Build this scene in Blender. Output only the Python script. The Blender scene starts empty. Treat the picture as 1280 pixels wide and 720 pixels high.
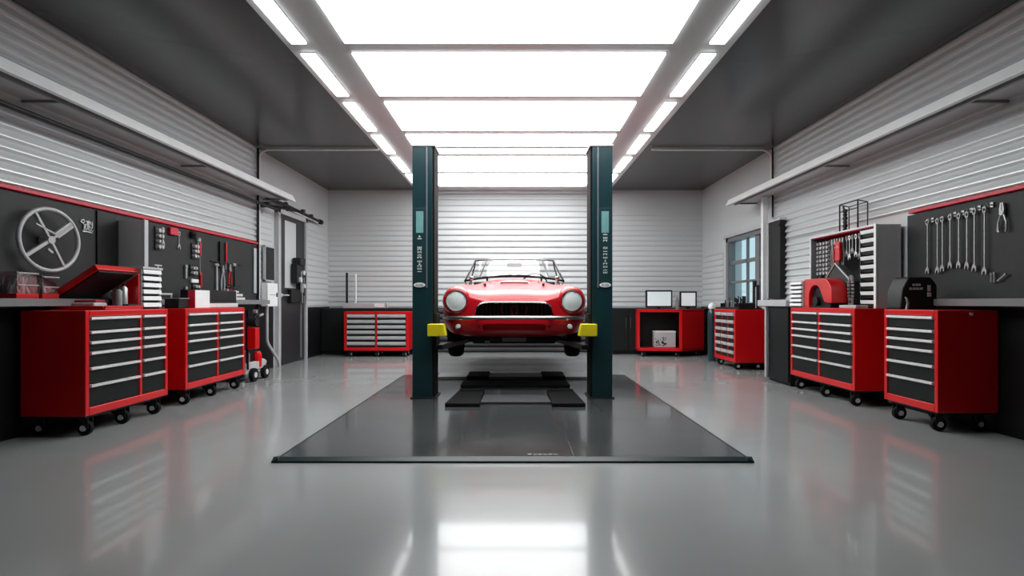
import bpy, bmesh, math, random
from mathutils import Vector, Matrix
random.seed(7)
C = bpy.context.scene.collection
PI = math.pi
R90 = PI / 2

# ---------------------------------------------------------------- materials
MATS = {}
def mat(name, col, rough=0.5, metal=0.0, coat=0.0, vary=0.0, scale=6.0, bump=0.0, bscale=40.0, rvary=0.0, spec=0.5):
    if name in MATS: return MATS[name]
    m = bpy.data.materials.new(name); m.use_nodes = True
    nt = m.node_tree; b = nt.nodes['Principled BSDF']
    b.inputs['Base Color'].default_value = (*col, 1)
    b.inputs['Roughness'].default_value = rough
    b.inputs['Metallic'].default_value = metal
    b.inputs['Coat Weight'].default_value = coat
    b.inputs['Coat Roughness'].default_value = 0.06
    b.inputs['Specular IOR Level'].default_value = spec
    tc = nt.nodes.new('ShaderNodeTexCoord')
    if vary > 0 or rvary > 0:
        n = nt.nodes.new('ShaderNodeTexNoise'); n.inputs['Scale'].default_value = scale; n.inputs['Detail'].default_value = 5
        nt.links.new(tc.outputs['Object'], n.inputs['Vector'])
        if vary > 0:
            r = nt.nodes.new('ShaderNodeValToRGB')
            r.color_ramp.elements[0].position = 0.3; r.color_ramp.elements[1].position = 0.7
            r.color_ramp.elements[0].color = (*[c * (1 - vary) for c in col], 1)
            r.color_ramp.elements[1].color = (*[min(1, c * (1 + vary)) for c in col], 1)
            nt.links.new(n.outputs['Fac'], r.inputs['Fac']); nt.links.new(r.outputs['Color'], b.inputs['Base Color'])
        if rvary > 0:
            mr = nt.nodes.new('ShaderNodeMapRange'); mr.inputs['From Min'].default_value = 0.3; mr.inputs['From Max'].default_value = 0.7
            mr.inputs['To Min'].default_value = rough - rvary; mr.inputs['To Max'].default_value = rough + rvary
            nt.links.new(n.outputs['Fac'], mr.inputs['Value']); nt.links.new(mr.outputs['Result'], b.inputs['Roughness'])
    if bump > 0:
        n2 = nt.nodes.new('ShaderNodeTexNoise'); n2.inputs['Scale'].default_value = bscale
        nt.links.new(tc.outputs['Object'], n2.inputs['Vector'])
        bp = nt.nodes.new('ShaderNodeBump'); bp.inputs['Strength'].default_value = bump; bp.inputs['Distance'].default_value = 0.01
        nt.links.new(n2.outputs['Fac'], bp.inputs['Height']); nt.links.new(bp.outputs['Normal'], b.inputs['Normal'])
    MATS[name] = m
    return m
def emit(name, col, strength):
    m = bpy.data.materials.new(name); m.use_nodes = True
    nt = m.node_tree; b = nt.nodes['Principled BSDF']
    b.inputs['Base Color'].default_value = (0.8, 0.8, 0.8, 1)
    b.inputs['Emission Color'].default_value = (*col, 1)
    b.inputs['Emission Strength'].default_value = strength
    MATS[name] = m; return m
def glassy(name, tint, refl=0.12, rough=0.02):
    m = bpy.data.materials.new(name); m.use_nodes = True
    nt = m.node_tree; nt.nodes.remove(nt.nodes['Principled BSDF'])
    t = nt.nodes.new('ShaderNodeBsdfTransparent'); t.inputs['Color'].default_value = (*tint, 1)
    g = nt.nodes.new('ShaderNodeBsdfGlossy'); g.inputs['Roughness'].default_value = rough
    mx = nt.nodes.new('ShaderNodeMixShader'); mx.inputs['Fac'].default_value = refl
    nt.links.new(t.outputs[0], mx.inputs[1]); nt.links.new(g.outputs[0], mx.inputs[2])
    nt.links.new(mx.outputs[0], nt.nodes['Material Output'].inputs['Surface'])
    MATS[name] = m; return m

RED = mat('tool_chest_red', (0.62, 0.0025, 0.005), 0.32, 0, 0.5, 0.05, 3)
PAINT = mat('car_paint_red', (0.50, 0.002, 0.010), 0.34, 0.0, 0.35, 0.04, 2)
BLACK = mat('satin_black', (0.010, 0.010, 0.011), 0.45, 0, 0, 0.2, 8, spec=.3)
DRAWER = mat('drawer_black', (0.008, 0.011, 0.011), 0.45, 0, 0, 0.15, 8, spec=.25)
RUBBER = mat('black_rubber', (0.009, 0.009, 0.009), 0.85, 0, 0, 0.2, 20, 0.1, spec=.15)
SILVER = mat('brushed_aluminium', (0.82, 0.82, 0.82), 0.35, 0.35, 0, 0.06, 30)
CHROME = mat('chrome', (0.82, 0.82, 0.82), 0.12, 1.0, 0, 0.03, 5)
STEEL = mat('tool_steel', (0.42, 0.42, 0.42), 0.35, 0.6, 0, 0.1, 25)
WHITE = mat('white_enamel', (0.84, 0.85, 0.85), 0.4, 0, 0, 0.04, 5)
GREY = mat('grey_enamel', (0.20, 0.20, 0.205), 0.45, 0, 0, 0.08, 4)
MGREY = mat('mid_grey_enamel', (0.46, 0.46, 0.465), 0.45, 0, 0, 0.05, 4)
LGREY = mat('light_grey_enamel', (0.50, 0.50, 0.51), 0.4, 0.1, 0, 0.05, 5)
DGREY = mat('charcoal_fabric', (0.045, 0.046, 0.048), 0.75, 0, 0, 0.2, 20, 0.15)
PEG = mat('tool_board_charcoal', (0.027, 0.028, 0.029), 0.55, 0, 0, 0.15, 3, 0.02, spec=.3)
STRIPE = mat('red_trim', (0.62, 0.012, 0.04), 0.4, 0, 0, 0.03, 5)
TEAL = mat('lift_teal_paint', (0.009, 0.040, 0.048), 0.30, 0.1, 0.3, 0.12, 2)
PALETEAL = mat('pale_teal_label', (0.16, 0.36, 0.37), 0.5, 0, 0, 0.08, 9)
YELLOW = mat('lift_yellow', (0.80, 0.66, 0.01), 0.38, 0, 0.2, 0.04, 5)
LETTER = mat('white_lettering', (0.85, 0.88, 0.88), 0.5, 0, 0, 0.03, 5)
WHITEPANEL = mat('corrugated_sheet', (0.70, 0.73, 0.735), 0.32, 0.3, 0, 0.02, 1.2)
PLAIN = mat('plain_wall_paint', (0.55, 0.575, 0.58), 0.5, 0, 0, 0.02, 1.5)
SLATS = mat('roller_door_white', (0.48, 0.505, 0.51), 0.42, 0.0, 0, 0.02, 2)
CEIL = mat('dark_ceiling', (0.056, 0.057, 0.058), 0.25, 0, 0)
BAND = mat('ceiling_band_glow_grey', (0.60, 0.62, 0.62), 0.4, 0, 0, 0.02, 2)  # band grey lightened to paint in the glow around the ceiling panels
FLOORM = mat('epoxy_floor', (0.325, 0.335, 0.335), 0.20, 0, 0.35, 0.04, 0.9, rvary=0.035)
MATM = mat('mat_vinyl', (0.050, 0.054, 0.055), 0.19, 0, 0.25, 0.12, 1.2, rvary=0.05)
MATEDGE = mat('mat_edge_green', (0.016, 0.032, 0.034), 0.35, 0, 0, 0.1, 5)
WAINS = mat('black_wainscot', (0.006, 0.006, 0.007), 0.5, 0, 0, 0.2, 3, spec=.2)
GLASSW = glassy('window_glass', (0.88, 0.95, 0.97), 0.08)
GLASSC = glassy('windscreen_glass', (0.93, 0.95, 0.95), 0.10)
GLASSP = glassy('clear_plastic', (0.72, 0.70, 0.72), 0.28, 0.15)
LENS = mat('headlamp_lens', (0.80, 0.86, 0.87), 0.18, 0, 0.6, 0.04, 30)
SCREEN = emit('monitor_screen', (0.36, 0.60, 0.66), 0.32)
SCREEN2 = emit('tablet_screen', (0.50, 0.60, 0.66), 0.30)
SEAT = mat('seat_leather', (0.05, 0.012, 0.012), 0.5, 0, 0, 0.2, 10)
PANEL = emit('light_panel', (0.965, 1.0, 1.0), 6.8)
STRIPL = emit('strip_light', (0.965, 1.0, 1.0), 6.5)

# ---------------------------------------------------------------- mesh building
class MB:
    def __init__(s): s.bm = bmesh.new()
    def _x(s, vs, M):
        if M is not None: bmesh.ops.transform(s.bm, matrix=M, verts=vs)
        return vs
    def box(s, x0, x1, y0, y1, z0, z1, M=None):
        v = [s.bm.verts.new((x, y, z)) for x in (x0, x1) for y in (y0, y1) for z in (z0, z1)]
        for f in ((0,1,3,2),(4,6,7,5),(0,4,5,1),(2,3,7,6),(0,2,6,4),(1,5,7,3)): s.bm.faces.new([v[i] for i in f])
        s._x(v, M); return s
    def prism(s, pts, a, b, axis='y', M=None):
        """polygon pts in the plane across `axis`, extruded a..b"""
        def P(p, t):
            return {'x': (t, p[0], p[1]), 'y': (p[0], t, p[1]), 'z': (p[0], p[1], t)}[axis]
        A = [s.bm.verts.new(P(p, a)) for p in pts]; B = [s.bm.verts.new(P(p, b)) for p in pts]
        n = len(pts)
        s.bm.faces.new(A); s.bm.faces.new(B[::-1])
        for i in range(n): s.bm.faces.new((A[i], B[i], B[(i+1)%n], A[(i+1)%n]))
        s._x(A + B, M); return s
    def cyl(s, p0, p1, r0, r1=None, n=16, M=None):
        if r1 is None: r1 = r0
        p0 = Vector(p0); p1 = Vector(p1); d = (p1 - p0).normalized()
        u = d.orthogonal().normalized(); w = d.cross(u)
        A = []; B = []
        for i in range(n):
            a = 2*PI*i/n; o = u*math.cos(a) + w*math.sin(a)
            A.append(s.bm.verts.new(p0 + o*r0)); B.append(s.bm.verts.new(p1 + o*r1))
        s.bm.faces.new(A[::-1]); s.bm.faces.new(B)
        for i in range(n): s.bm.faces.new((A[i], A[(i+1)%n], B[(i+1)%n], B[i]))
        s._x(A + B, M); return s
    def tube(s, pts, r, n=8, closed=False, M=None, flat=1.0):
        pts = [Vector(p) for p in pts]; rings = []; m = len(pts); up = None
        for i, p in enumerate(pts):
            if closed: d = pts[(i+1)%m] - pts[i-1]
            else: d = (pts[min(i+1, m-1)] - pts[max(i-1, 0)])
            d.normalize()
            if up is None: u = d.orthogonal().normalized()
            else: u = (up - d*up.dot(d)).normalized()
            up = u; w = d.cross(u)
            rr = r[i] if isinstance(r, (list, tuple)) else r
            rings.append([s.bm.verts.new(p + (u*math.cos(2*PI*k/n) + w*math.sin(2*PI*k/n)*flat)*rr) for k in range(n)])
        for i in range(m if closed else m-1):
            A = rings[i]; B = rings[(i+1)%m]
            for k in range(n): s.bm.faces.new((A[k], A[(k+1)%n], B[(k+1)%n], B[k]))
        if not closed: s.bm.faces.new(rings[0][::-1]); s.bm.faces.new(rings[-1])
        s._x([v for q in rings for v in q], M); return s
    def lathe(s, prof, n=24, M=None):
        """prof: list (r, z), revolved about z"""
        rings = []
        for r, z in prof:
            if r < 1e-6: rings.append([s.bm.verts.new((0, 0, z))])
            else: rings.append([s.bm.verts.new((r*math.cos(2*PI*k/n), r*math.sin(2*PI*k/n), z)) for k in range(n)])
        for A, B in zip(rings, rings[1:]):
            for k in range(n):
                if len(A) == 1 and len(B) == 1: continue
                if len(A) == 1: s.bm.faces.new((A[0], B[(k+1)%n], B[k]))
                elif len(B) == 1: s.bm.faces.new((A[k], A[(k+1)%n], B[0]))
                else: s.bm.faces.new((A[k], A[(k+1)%n], B[(k+1)%n], B[k]))
        s._x([v for q in rings for v in q], M); return s
    def grid(s, rows):
        V = [[s.bm.verts.new(p) for p in r] for r in rows]
        for i in range(len(V)-1):
            for j in range(len(V[0])-1): s.bm.faces.new((V[i][j], V[i][j+1], V[i+1][j+1], V[i+1][j]))
        return s
    def build(s, name, m, parent=None, bevel=0, smooth=False, sub=0, loc=None):
        bmesh.ops.recalc_face_normals(s.bm, faces=s.bm.faces)
        me = bpy.data.meshes.new(name); s.bm.to_mesh(me); s.bm.free()
        me.materials.append(m)
        if smooth or bevel or sub:
            me.polygons.foreach_set('use_smooth', [True]*len(me.polygons))
        o = bpy.data.objects.new(name, me); C.objects.link(o)
        if smooth and not sub: me.set_sharp_from_angle(angle=math.radians(40))
        if bevel:
            b = o.modifiers.new('bevel', 'BEVEL'); b.width = bevel; b.segments = 2; b.limit_method = 'ANGLE'; b.harden_normals = True
            if not smooth: me.set_sharp_from_angle(angle=math.radians(35))
        if sub:
            b = o.modifiers.new('sub', 'SUBSURF'); b.levels = sub; b.render_levels = sub
        if parent is not None: o.parent = parent
        if loc: o.location = loc
        return o
def thing(name, label, cat, loc=(0,0,0), rotz=0, group=None):
    o = bpy.data.objects.new(name, None); C.objects.link(o)
    o.empty_display_size = 0.1
    o.location = loc; o.rotation_euler = (0, 0, rotz); o['label'] = label; o['category'] = cat
    if group: o['group'] = group
    return o
def tag(o, label, cat, group=None, loc=None, rotz=None):
    o['label'] = label; o['category'] = cat
    if group: o['group'] = group
    if loc: o.location = loc
    if rotz is not None: o.rotation_euler = (0, 0, rotz)
    return o
def struct(o): o['kind'] = 'structure'; return o
def dup(root, loc, rotz=None, label=None, group=None, scale=None):
    def cp(o, par):
        c = o.copy(); C.objects.link(c)
        if par is not None: c.parent = par
        for ch in list(o.children): cp(ch, c)
        return c
    r = cp(root, None); r.location = loc
    if rotz is not None: r.rotation_euler = (0, 0, rotz)
    if label: r['label'] = label
    if group: r['group'] = group
    if scale: r.scale = scale
    return r

# ---------------------------------------------------------------- camera
F = 700.0
cam_d = bpy.data.cameras.new('camera'); cam = bpy.data.objects.new('camera', cam_d); C.objects.link(cam)
cam.location = (0, 0, 1.0); cam.rotation_euler = (R90, 0, 0)
cam_d.sensor_width = 36; cam_d.lens = F/1280*36
cam_d.shift_x = -4/1280; cam_d.shift_y = 17/1280; cam_d.clip_start = 0.05
bpy.context.scene.camera = cam
def LW(px, py, X=-3.62):          # where a sight line meets the left wall
    s = (px-644)/X; return Vector((X, F/s, 1+(377-py)/s))
def RW(px, py, X=3.62):
    s = (px-644)/X; return Vector((X, F/s, 1+(377-py)/s))

# ---------------------------------------------------------------- room shell
XW, YB, YF, H = 3.70, 11.06, -2.6, 3.20
YC = 8.0                            # where the corrugated sheets end at the conduit frame
struct(MB().box(-4.0, 4.0, YF-.1, YB+.1, -.1, 0).build('floor', FLOORM))
struct(MB().box(-4.0, 4.0, YF-.1, YB+.1, H, H+.1).build('ceiling', CEIL))
struct(MB().box(-4.0, 4.0, YF-.1, YF, 0, H).build('wall_front', WAINS))
struct(MB().box(-4.0, 4.0, YB, YB+.1, 0, H).build('wall_back', PLAIN))
def ribbed(axis, c, a, b, z0, z1, pitch, amp, sign):
    rows = []; zs = []; k = 0
    prof = [(0, .08), (.05, .0), (.12, .10), (.20, .75), (.27, 1.0), (.36, 1.0), (.55, .80), (.78, .42), (.94, .14)]
    while z0+k*pitch < z1:
        for f, a_ in prof:
            z = z0+(k+f)*pitch
            if z <= z1: zs.append((z, a_))
        k += 1
    for z, a_ in zs:
        d = amp*a_
        v = c + sign*d
        rows.append([(v, a, z), (v, b, z)] if axis == 'x' else [(a, v, z), (b, v, z)])
    return MB().grid(rows)
struct(MB().box(-3.95, -XW, YF, YB, 0, H).build('wall_left', PLAIN))
# right wall around its window opening
WY0, WY1, WZ0, WZ1 = 8.14, 9.76, 0.93, 2.09
w = MB(); w.box(XW, 3.95, YF, WY0, 0, H); w.box(XW, 3.95, WY1, YB, 0, H); w.box(XW, 3.95, WY0, WY1, 0, WZ0); w.box(XW, 3.95, WY0, WY1, WZ1, H)
struct(w.build('wall_right', PLAIN))
for sg, nm in ((-1, 'left'), (1, 'right')):
    struct(ribbed('x', sg*XW, YF, YC, 1.84, H, 0.082, 0.032, -sg).build('wall_%s_corrugated_sheet' % nm, WHITEPANEL, smooth=True))
struct(ribbed('x', -XW, YC, 8.5, 0.9, 2.3, 0.09, 0.012, 1).build('wall_left_alcove_sheet', PLAIN, smooth=True))
struct(ribbed('x', -XW, 9.95, YB, 0.9, 2.3, 0.105, 0.012, 1).build('wall_left_rear_sheet', PLAIN, smooth=True))
struct(ribbed('x', XW, 6.45, YC, 1.0, 1.84, 0.082, 0.032, -1).build('wall_right_lower_sheet', WHITEPANEL, smooth=True))
struct(ribbed('x', XW, 9.95, YB, 0.9, 1.9, 0.105, 0.010, -1).build('wall_right_rear_sheet', PLAIN, smooth=True))
struct(ribbed('y', YB, -XW, -1.65, 0.88, 2.75, 0.100, 0.012, -1).build('wall_back_sheet_left', PLAIN, smooth=True))
struct(ribbed('y', YB, 1.60, XW, 0.88, 2.75, 0.100, 0.010, -1).build('wall_back_sheet_right', PLAIN, smooth=True))
# roller door in the back wall
dr = thing('door_2', '', ''); del dr['label']; del dr['category']; dr['kind'] = 'structure'; dr.location = (0, YB, 0)
ribbed('y', -.03, -1.62, 1.57, 0.88, 3.12, 0.117, 0.020, -1).build('roller_slats', SLATS, dr, smooth=True)
ribbed('y', -.03, -1.62, 1.57, 0.0, 0.88, 0.11, 0.020, -1).build('lower_slats', mat('roller_door_grey', (.022, .022, .024), .45, 0, 0, .05, 3), dr, smooth=True)
MB().box(-1.70, -1.62, -.09, 0, 0, H).box(1.57, 1.65, -.09, 0, 0, H).box(-1.62, 1.57, -.09, 0, 3.12, H).build('door_frame', LGREY, dr, bevel=.004)
# black lower walls and ledges
for sg, nm in ((-1, 'left'), (1, 'right')):
    x0, x1 = sorted((sg*XW, sg*(XW-.03)))
    struct(MB().box(x0, x1, YF, YC if sg > 0 else 8.5, 0, 0.95).box(x0, x1, 8.0 if sg > 0 else 9.9, YB, 0, 0.90).build('wall_%s_wainscot' % nm, WAINS))
    struct(MB().box(x0, x1, YF, YC, 0.95, 1.80 if sg < 0 else 0.96).build('trim_1' if sg < 0 else 'trim_2', PEG))
    a, b = sorted((sg*XW, sg*(XW-.055)))
    e = YC-.05 if sg < 0 else 5.0
    struct(MB().box(a, b, YF, YC-.05 if sg < 0 else 5.2, 1.813, 1.838).build('trim_3' if sg < 0 else 'trim_4', STRIPE, bevel=.004))
    a, b = sorted((sg*XW, sg*(XW-.22)))
    struct(MB().box(a, b, YF, e, 0.965, 1.022).build('trim_5' if sg < 0 else 'trim_6', GREY, bevel=.004))
    # wide canopy ledge high on each wall, with a pipe below it
    a, b = sorted((sg*XW, sg*3.27)); c, d = sorted((sg*3.27, sg*3.24))
    ye = 8.25 if sg < 0 else 8.6
    t = thing('trim_7' if sg < 0 else 'trim_8', '', ''); del t['label']; del t['category']; t['kind'] = 'structure'
    MB().box(a, b, YF, ye, 2.51, 2.54).build('canopy_board', LGREY, t, bevel=.003)
    MB().prism([(sg*3.275, 2.565), (sg*3.225, 2.465), (sg*3.275, 2.465)], YF, ye, 'y').build('canopy_fascia', WHITE, t, bevel=.006)
    q = MB()
    for y in (2.2, 4.2, 6.2, ye-.03): q.box(a, b, y-.01, y+.01, 2.49, 2.51)
    for xx in (3.36,): q.box(*sorted((sg*xx, sg*(xx+.03))), YF, ye, 2.48, 2.51)
    q.build('canopy_rib', GREY, t)
    if sg < 0: MB().tube([(sg*3.52, YF, 2.36), (sg*3.52, ye, 2.36)], .022, 12).build('canopy_pipe', SILVER if sg > 0 else BLACK, t, smooth=True)
struct(MB().box(XW-.03, XW, YF, 5.24, 0.96, 1.80).build('wall_right_tool_board', PEG))
struct(MB().box(-XW, XW, YB-.035, YB, 0, 0.88).build('wall_back_wainscot', WAINS))
# conduit frame across the ceiling
for sg in (-1, 1):
    t = MB().tube([(sg*3.66, YC, 1.03 if sg < 0 else 2.3), (sg*3.66, YC, H-.12), (sg*3.62, YC, H-.06), (sg*3.53, YC, H-.03), (sg*1.95, YC, H-.03)], .016, 10).build('white_conduit', WHITE, smooth=True)
    tag(t, 'thin white conduit running down the %s wall and across the ceiling' % ('door-side' if sg < 0 else 'window-side'), 'pipe')
t = MB().tube([(-3.655, YC-.04, .4), (-3.655, YC-.04, H-.02)], .018, 10).build('black_conduit', BLACK, smooth=True)
tag(t, 'thin black conduit from ceiling to bench at the end of the left tool board', 'pipe')
t = MB().tube([(3.655, YC-.05, 2.2), (3.655, YC-.05, H-.02)], .012, 10).build('black_conduit', BLACK, smooth=True)
tag(t, 'short thin black conduit from the ceiling to above the window-side shutter', 'pipe')

# ---------------------------------------------------------------- ceiling lights
segs = [(3.70, 4.70), (4.905, 5.90), (6.11, 7.10), (7.30, 8.20), (8.42, 9.34), (9.56, 10.52)]
q = MB(); q.box(-1.95, -1.43, 2.3, YB, H-.02, H); q.box(1.32, 1.85, 2.3, YB, H-.02, H)
prev = 2.3
for a, b in segs + [(YB-.05, YB)]: q.box(-1.43, 1.32, prev, a, H-.02, H); prev = b
struct(q.build('ceiling_band', BAND, bevel=.003))
names = ['nearest to the camera', 'second from the camera', 'third from the camera', 'just before the ceiling conduit', 'just behind the lift posts', 'next to the back wall']
root = None
for i, (a, b) in enumerate(segs):
    L = b-a
    r = thing('ceiling_light', 'wide white glowing ceiling panel, ' + names[i], 'ceiling light', (-.055, a, H-.02), 0, 'wide ceiling panels')
    MB().box(-1.375, 1.375, .0, L, -.014, .0).build('diffuser', PANEL, r)
    f = MB(); f.box(-1.39, 1.39, -.015, L+.015, .0, .016)
    f.build('frame', LGREY, r)
for side, xx in (('left', -1.815), ('right', 1.695)):
    for i, (a, b) in enumerate(segs):
        L = b-a
        r = thing('strip_light', 'narrow glowing ceiling strip on the %s side, %s' % (side, names[i]), 'ceiling light', (xx, a, H-.02), 0, 'narrow ceiling strips')
        MB().box(-.062, .062, 0, L, -.020, -.006).build('diffuser', STRIPL, r)
        MB().box(-.070, .070, -.01, L+.01, -.006, 0).build('frame', LGREY, r)

# ---------------------------------------------------------------- window
win = thing('window_1', '', ''); del win['label']; del win['category']; win['kind'] = 'structure'; win.location = (XW, WY0, WZ0)
WL = WY1-WY0; WH = WZ1-WZ0
q = MB(); q.box(-.03, .10, 0, WL, 0, .06); q.box(-.03, .10, 0, WL, WH-.07, WH); q.box(-.03, .10, 0, .06, 0, WH); q.box(-.03, .10, WL-.10, WL, 0, WH)
q.box(.0, .07, .36, .50, .06, WH-.07); q.box(.01, .05, .82, .86, .06, WH-.07)
q.box(.01, .06, .06, WL-.10, .70, .76); q.box(.01, .06, .06, WL-.10, .38, .42)
q.build('window_frame', mat('window_frame_grey', (.16, .17, .175), .45), win, bevel=.004)
MB().box(.035, .042, .06, WL-.10, .06, WH-.07).build('glass_pane', GLASSW, win)
MB().box(-.07, .0, -.02, WL+.02, WH, WH+.05).build('window_hood', LGREY, win, bevel=.004)
MB().box(-.06, .02, .0, WL, -.04, .0).build('window_sill', LGREY, win, bevel=.004)
t = thing('window_shutter', 'tall narrow black shutter folded back beside the window', 'shutter', (3.69, 7.78, 1.04), -R90)
MB().box(-.17, .17, -.09, .0, 0, 1.07).build('shutter_board', BLACK, t, bevel=.004)
MB().box(-.20, -.17, -.10, .0, 0, 1.07).box(-.2, .2, -.11, 0, 1.07, 1.10).build('frame', LGREY, t, bevel=.003)
MB().cyl((.16, -.11, 1.0), (.22, -.11, 1.0), .02).build('latch', BLACK, t, smooth=True)

tag(MB().box(3.53, 3.60, 7.98, 8.05, 1.022, 2.50).build('square_post', WHITE, bevel=.006), 'white square post between the window and the folded black shutter', 'post')
# ---------------------------------------------------------------- door on the left wall
d = thing('door_1', '', ''); del d['label']; del d['category']; d['kind'] = 'structure'; d.location = (-XW, 9.2, 0); d.rotation_euler = (0, 0, R90)
q = MB(); q.box(-.60, -.52, -.07, 0, 0, 2.45); q.box(.52, .60, -.07, 0, 0, 2.45); q.box(-.60, .60, -.07, 0, 2.37, 2.45); q.build('door_frame', LGREY, d, bevel=.004)
q = MB(); q.box(-.52, .52, -.04, -.01, 0, 1.22); q.box(-.52, -.30, -.04, -.01, 1.22, 2.37); q.box(.18, .52, -.04, -.01, 1.22, 2.37); q.box(-.30, .18, -.04, -.01, 2.30, 2.37)
q.build('door_panel', mat('door_charcoal', (.022, .023, .025), .4), d, bevel=.003)
MB().box(-.30, .18, -.03, -.012, 1.22, 2.30).build('door_glass', mat('frosted_glass', (.62, .64, .65), .3, 0, .3), d)
MB().box(-.50, -.47, -.055, -.04, .1, 2.3).box(.33, .36, -.055, -.04, 0.05, .95).build('door_strip', GREY, d)
q = MB().tube([(-.42, -.04, 1.1), (-.42, -.10, 1.1), (-.30, -.10, 1.1)], .012, 8).cyl((-.42, -.045, 1.1), (-.42, -.035, 1.1), .03)
q.build('door_handle', SILVER, d, smooth=True)
# regulator set on the door wall
t = thing('air_regulator', 'black air regulator set with silver gauges hung on the dark side door', 'regulator', (-3.655, 9.30, 1.0), R90)
q = MB(); q.box(-.17, .17, -.10, 0, .30, .62); q.box(-.11, .12, -.13, 0, .60, .72); q.box(-.30, .2, -.06, 0, -.02, .20); q.box(.18, .30, -.08, 0, .1, .5)
q.build('body', BLACK, t, bevel=.012)
q = MB()
for x, z, r in ((-.06, .36, .045), (.08, .48, .04), (.10, .26, .035)): q.cyl((x, -.13, z), (x, -.09, z), r)
q.build('gauge', SILVER, t, smooth=True)
q = MB().tube([(0, -.10, .50), (0, -.12, .10), (.05, -.1, -.02)], .012, 8).tube([(.12, -.10, .40), (.22, -.10, .05), (.24, -.08, -.1)], .010, 8).cyl((-.02, -.12, .15), (-.02, -.12, .30), .028)
q.build('fittings', STEEL, t, smooth=True)
# arms above the door
t = thing('exhaust_arm', 'black jointed pipe arm mounted above the side door', 'pipe arm', (-3.68, 9.0, 2.50), R90)
MB().tube([(-.85, -.06, .02), (-.1, -.06, .02), (1.38, -.06, -.02)], .026, 10).build('pipe', BLACK, t, smooth=True)
MB().cyl((1.36, -.06, -.02), (1.46, -.06, -.02), .045).build('end_cap', BLACK, t, smooth=True)
MB().tube([(.0, -.05, -.02), (1.30, -.05, -.05)], .012, 8).build('rod', SILVER, t, smooth=True)
MB().box(-.12, -.06, -.06, .0, -.06, .08).box(1.0, 1.05, -.06, 0, -.06, .06).build('bracket', BLACK, t, bevel=.004)
t = thing('door_lever', 'short black lever bracket under the end of the white ledge by the side door', 'bracket', (-3.62, 8.32, 2.42), R90)
MB().tube([(-.2, -.03, -.02), (.45, -.3, -.02)], .02, 8).build('lever', BLACK, t, smooth=True)
MB().cyl((.45, -.3, -.05), (.45, -.3, .02), .035).build('knob', BLACK, t, smooth=True)
MB().box(-.24, -.16, -.06, .08, -.05, .02).build('mounting_plate', BLACK, t, bevel=.004)

# electrics beside the door
t = thing('wall_panel', 'dark grey glazed notice panel above the white switch box', 'panel', (-3.665, 8.30, 1.32), R90)
MB().box(-.15, .15, -.03, 0, 0, .48).build('board', BLACK, t, bevel=.003)
MB().box(-.17, -.15, -.035, 0, -.02, .50).box(.15, .17, -.035, 0, -.02, .50).box(-.17, .17, -.035, 0, .48, .50).box(-.17, .17, -.035, 0, -.02, 0).build('frame', LGREY, t)
t = thing('switch_box', 'white electrical switch box on the wall beside the side door', 'switch box', (-3.66, 8.22, .93), R90)
MB().box(-.16, .18, -.10, 0, 0, .34).build('casing', WHITE, t, bevel=.008)
MB().box(-.10, .12, -.104, -.10, .165, .172).build('seam', GREY, t)
MB().box(.12, .15, -.112, -.10, .14, .20).build('latch', DGREY, t, bevel=.003)
tag(MB().tube([(-3.60, 8.12, .93), (-3.60, 8.12, .45), (-3.60, 8.16, .38), (-3.56, 8.42, .12), (-3.56, 8.46, .02)], .022, 10).build('drain_pipe', LGREY, smooth=True), 'light grey pipe bending down to the floor below the switch box', 'pipe')

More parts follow.
